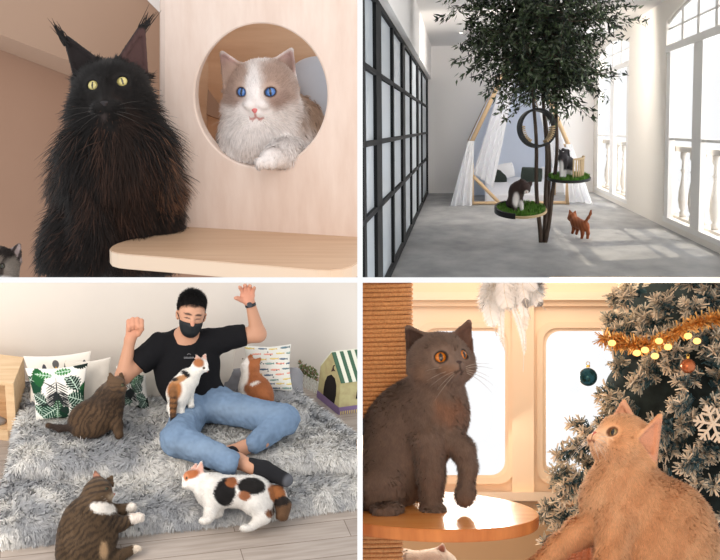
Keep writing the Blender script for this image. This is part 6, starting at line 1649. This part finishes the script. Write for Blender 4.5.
# ---- frosted fir with ornaments
xt = thing('christmas_tree', R4, R4.P(690, 700, -170), 'bushy frosted artificial Christmas tree filling the right side behind the cream kitten', 'christmas tree')
def spray(cx, cy, cz, dx, dy, dz, L, nb, V, Fs, C, rnd):
    """one branch tip: a stem with side twigs, each carrying frosted needles"""
    ax = nrm(np.array([dx, -dy, dz], float)); o = np.array([cx, -cy, cz], float)
    twigs = [(o, ax, L)]
    for i in range(nb):
        t = (i + 1) / (nb + 1); sgn = -1 if i % 2 else 1
        sd = nrm(np.cross(ax, nrm(np.array([rnd.normal(0, .5), rnd.normal(0, .5), 1.0]))))
        twigs.append((o + ax * L * t, nrm(ax * .65 + sgn * sd + np.array([0, 0, rnd.normal(0, .3)])), L * .5 * (1.15 - t)))
    for (q, d, l) in twigs:
        n = int(l * 2.2)
        for j in range(n):
            t = rnd.random(); a = rnd.uniform(0, 2 * math.pi)
            u = nrm(np.cross(d, [.3, .5, .8])); w_ = np.cross(d, u)
            nd = nrm(d * .75 + (math.cos(a) * u + math.sin(a) * w_))
            nl = rnd.uniform(6, 9.5); p0 = q + d * l * t; p1 = p0 + nd * nl; s_ = nrm(np.cross(nd, [rnd.normal(), rnd.normal(), 1.5])) * .85
            k = len(V); V += [p0 - s_, p0 + s_, p1 + s_ * .7, p1 - s_ * .7]; Fs.append((k, k + 1, k + 2, k + 3))
            fr_ = min(1, max(0, t * 1.15 - .28 + rnd.normal(0, .24)))
            c0 = lin((30, 58, 66)) * (1 - fr_) + lin((222, 200, 172)) * fr_; c1 = lin((62, 92, 96)) * (1 - fr_) + lin((252, 230, 200)) * fr_
            C += [c0, c0, c1, c1]
rnd = np.random.default_rng(11)
def edge(y):     # left outline of the tree
    return np.interp(y, [284, 300, 335, 350, 380, 410, 430, 460, 480, 520, 560, 620], [630, 612, 600, 592, 578, 584, 560, 556, 552, 532, 540, 530])
nbr = 0
for i in range(250):
    y = rnd.uniform(262, 625); xe = edge(y); x = xe + 8 + (760 - xe) * rnd.random() ** 1.1; 
    z = -95 - 75 * abs((x - 700) / 160.0) - rnd.uniform(0, 90)
    V, Fs, C = [], [], []
    dxy = nrm(np.array([x - 712, (y - 450) * .35 + 18, 0])) 
    spray(x - dxy[0] * 8, y - dxy[1] * 8, z, dxy[0] + rnd.normal(0, .4), dxy[1] + rnd.normal(0, .4), .5 + rnd.uniform(0, .8), rnd.uniform(20, 32), 5, V, Fs, C, rnd)
    V = np.array(V); W = R4.S(V)
    if (W[:, 2] > -HT).any() : 
        km = np.array([(W[list(f), 2] < -HT).all() for f in Fs]); 
        if km.sum() < 5: continue
        Fs = [f for f, m_ in zip(Fs, km) if m_]
        # rebuild compactly
        idx = sorted({v_ for f in Fs for v_ in f}); mp = {a_: b_ for b_, a_ in enumerate(idx)}
        V = V[idx]; C = [C[i_] for i_ in idx]; Fs = [tuple(mp[v_] for v_ in f) for f in Fs]; W = R4.S(V)
    if nbr == 0: BV, BF, BC = [], [], []
    k = sum(len(x_) for x_ in BV); BV.append(V); BF += [tuple(v_ + k for v_ in f) for f in Fs]; BC += C
    nbr += 1
o = mesh_obj('needles', R4.S(np.vstack(BV)), np.array(BF), mat('frosted_needles', rough=.8, attr=True), xt, col=np.array(BC), smooth=False); tag(o, kind='stuff')
S_ = Sdf(20)
S_.ell((715, 460, -235), (112, 240, 60)); S_.ell((690, 560, -235), (120, 90, 60))
P_, Fq = S_.mesh(8); P_ = P_ + vnormals(P_, Fq) * (6 * fbm(P_, .06, 3))[:, None]
mesh_obj('inner_branches', R4.S(P_), Fq, mat('dark_fir', (46, 56, 54), rough=1, var=('noise', (40, 40, 40), (24, 30, 30), .3, .7)), xt)
mb = MB(); mb.tube(R4.P([712, 712], [640, 300], [-200, -200]), 6 * px4, 8); mb.build('trunk', mat('bark', (80, 60, 45)), xt)

# gold tinsel garland
gd = thing('tinsel_garland', R4, R4.P(660, 340, -90), 'gold foil tinsel garland looped across the frosted tree', 'garland')
def tin(path, n, wdt, nm='foil_strip'):
    V, Fs = [], []
    path = np.array(path, float)
    for i in range(n):
        t = rnd.random() * (len(path) - 1.001); k = int(t); p = path[k] + (path[k + 1] - path[k]) * (t - k)
        d = nrm(rnd.normal(0, 1, 3)); p = np.array([p[0], -p[1], p[2]]) ; L = rnd.uniform(wdt * .5, wdt); s_ = nrm(np.cross(d, rnd.normal(0, 1, 3))) * .7
        kk = len(V); V += [p - s_, p + s_, p + d * L + s_, p + d * L - s_]; Fs.append((kk, kk + 1, kk + 2, kk + 3))
    mesh_obj('foil_fringe', R4.S(np.array(V)), np.array(Fs), mat('gold_foil', (226, 176, 108), metal=.9, rough=.35), gd, smooth=False)
tin([(602, 338, -95), (625, 344, -85), (650, 346, -75), (680, 330, -70), (705, 320, -70), (735, 318, -70)], 1100, 13)
mb = MB(); q = np.array([(602, 338, -95), (625, 344, -85), (650, 346, -75), (680, 330, -70), (705, 320, -70), (735, 318, -70)], float)
mb.tube(R4.P(q[:, 0], q[:, 1], q[:, 2]), .8 * px4, 5); mb.build('string', mat('gold_foil'), gd)
# small lit lamps on the garland
def ornament(name, label, cat, x, y, z, r, colr, group=None, emit=0, metal=.7):
    t = thing(name, R4, R4.P(x, y + r, z), label, cat, group)
    mb = MB(); mb.sphere(R4.P(x, y, z), r * px4, seg=20, ring=12); bo = mb.build('ball', mat('ball_%d_%d' % (colr[0], emit * 10), colr, metal=metal, rough=.25, emit=emit), t, smooth=True)
    mb = MB(); mb.lathe(R4.P(x, y - r, z), R4.U, [(r * .22 * px4, -.5 * px4), (r * .22 * px4, r * .2 * px4)], 10); mb.build('cap', mat('brass_cap', (210, 170, 90), metal=1, rough=.3), bo)
    mb = MB(); pts = [R4.P(x + r * .18 * math.cos(a_), y - r * 1.35 + r * .18 * math.sin(a_), z) for a_ in np.linspace(0, 2 * math.pi, 12)]; mb.tube(pts, .35 * px4, 4); mb.build('hook', mat('brass_cap', (210, 170, 90)), t)
ornament('christmas_ball', 'teal glass ball at the left edge of the frosted tree', 'ornament', 588, 377, -110, 10, (30, 70, 76))
ornament('christmas_ball', 'copper ball deep among the branches right of the gold garland', 'ornament', 688, 366, -92, 8, (190, 110, 70))
for (x, y) in ((637, 353), (645, 350), (659, 341), (668, 347), (688, 336), (697, 341), (612, 343), (655, 356)):
    t = thing('fairy_light', R4, R4.P(x, y, -62), 'small warm fairy light bulb glowing on the gold garland', 'fairy light', 'fairy lights on the gold garland')
    mb = MB(); mb.sphere(R4.P(x, y, -62), (4.2 * px4, 3.2 * px4, 3.4 * px4), seg=12, ring=8); mb.build('bulb', mat('warm_bulb', (255, 196, 110), emit=1.5), t, smooth=True)
    mb = MB(); mb.lathe(R4.P(x, y - 2.6, -62), R4.U, [(1.0 * px4, -.4 * px4), (.9 * px4, 2 * px4)], 8); mb.build('socket', mat('bulb_socket', (60, 80, 60)), t)
# snowflake ornament
sf = thing('snowflake_ornament', R4, R4.P(713, 424, -58), 'pale snowflake ornament hanging at the right edge of the frosted tree', 'ornament')
for k in range(6):
    a_ = math.radians(60 * k + 10); d = np.array([math.cos(a_), math.sin(a_)]); mb = MB()
    e = np.array([713, 424]) + d * 20; mb.tube(R4.P([713, e[0]], [424, e[1]], [-58, -58]), 1.5 * px4, 6)
    for t in (.45, .7):
        m_ = np.array([713, 424]) + d * 20 * t
        for sg in (-1, 1):
            aa = a_ + sg * math.radians(55); e2 = m_ + np.array([math.cos(aa), math.sin(aa)]) * (9 if t < .6 else 6); mb.tube(R4.P([m_[0], e2[0]], [m_[1], e2[1]], [-58, -58]), 1.3 * px4, 6)
    mb.build('arm', mat('glitter_white', (226, 206, 182), rough=.6), sf)

area('window_light_left', R4.P(465, 380, ZW + 30), R4.P(520, 470, 0), .16, 2.4, (255, 244, 228))
area('wall_lamp', R4.P(560, 200, -120), R4.P(560, 420, ZW), .3, 0.9, (255, 226, 190))  # added only to brighten the back wall, not a real fitting
area('ceiling_lamp_warm', R4.P(520, 300, 420) + np.array([0, 0, -.0]), R4.P(600, 450, 0), .3, 2.0, (255, 205, 150))  # unseen frontal fill added to brighten the cream kitten
QUAD = 0
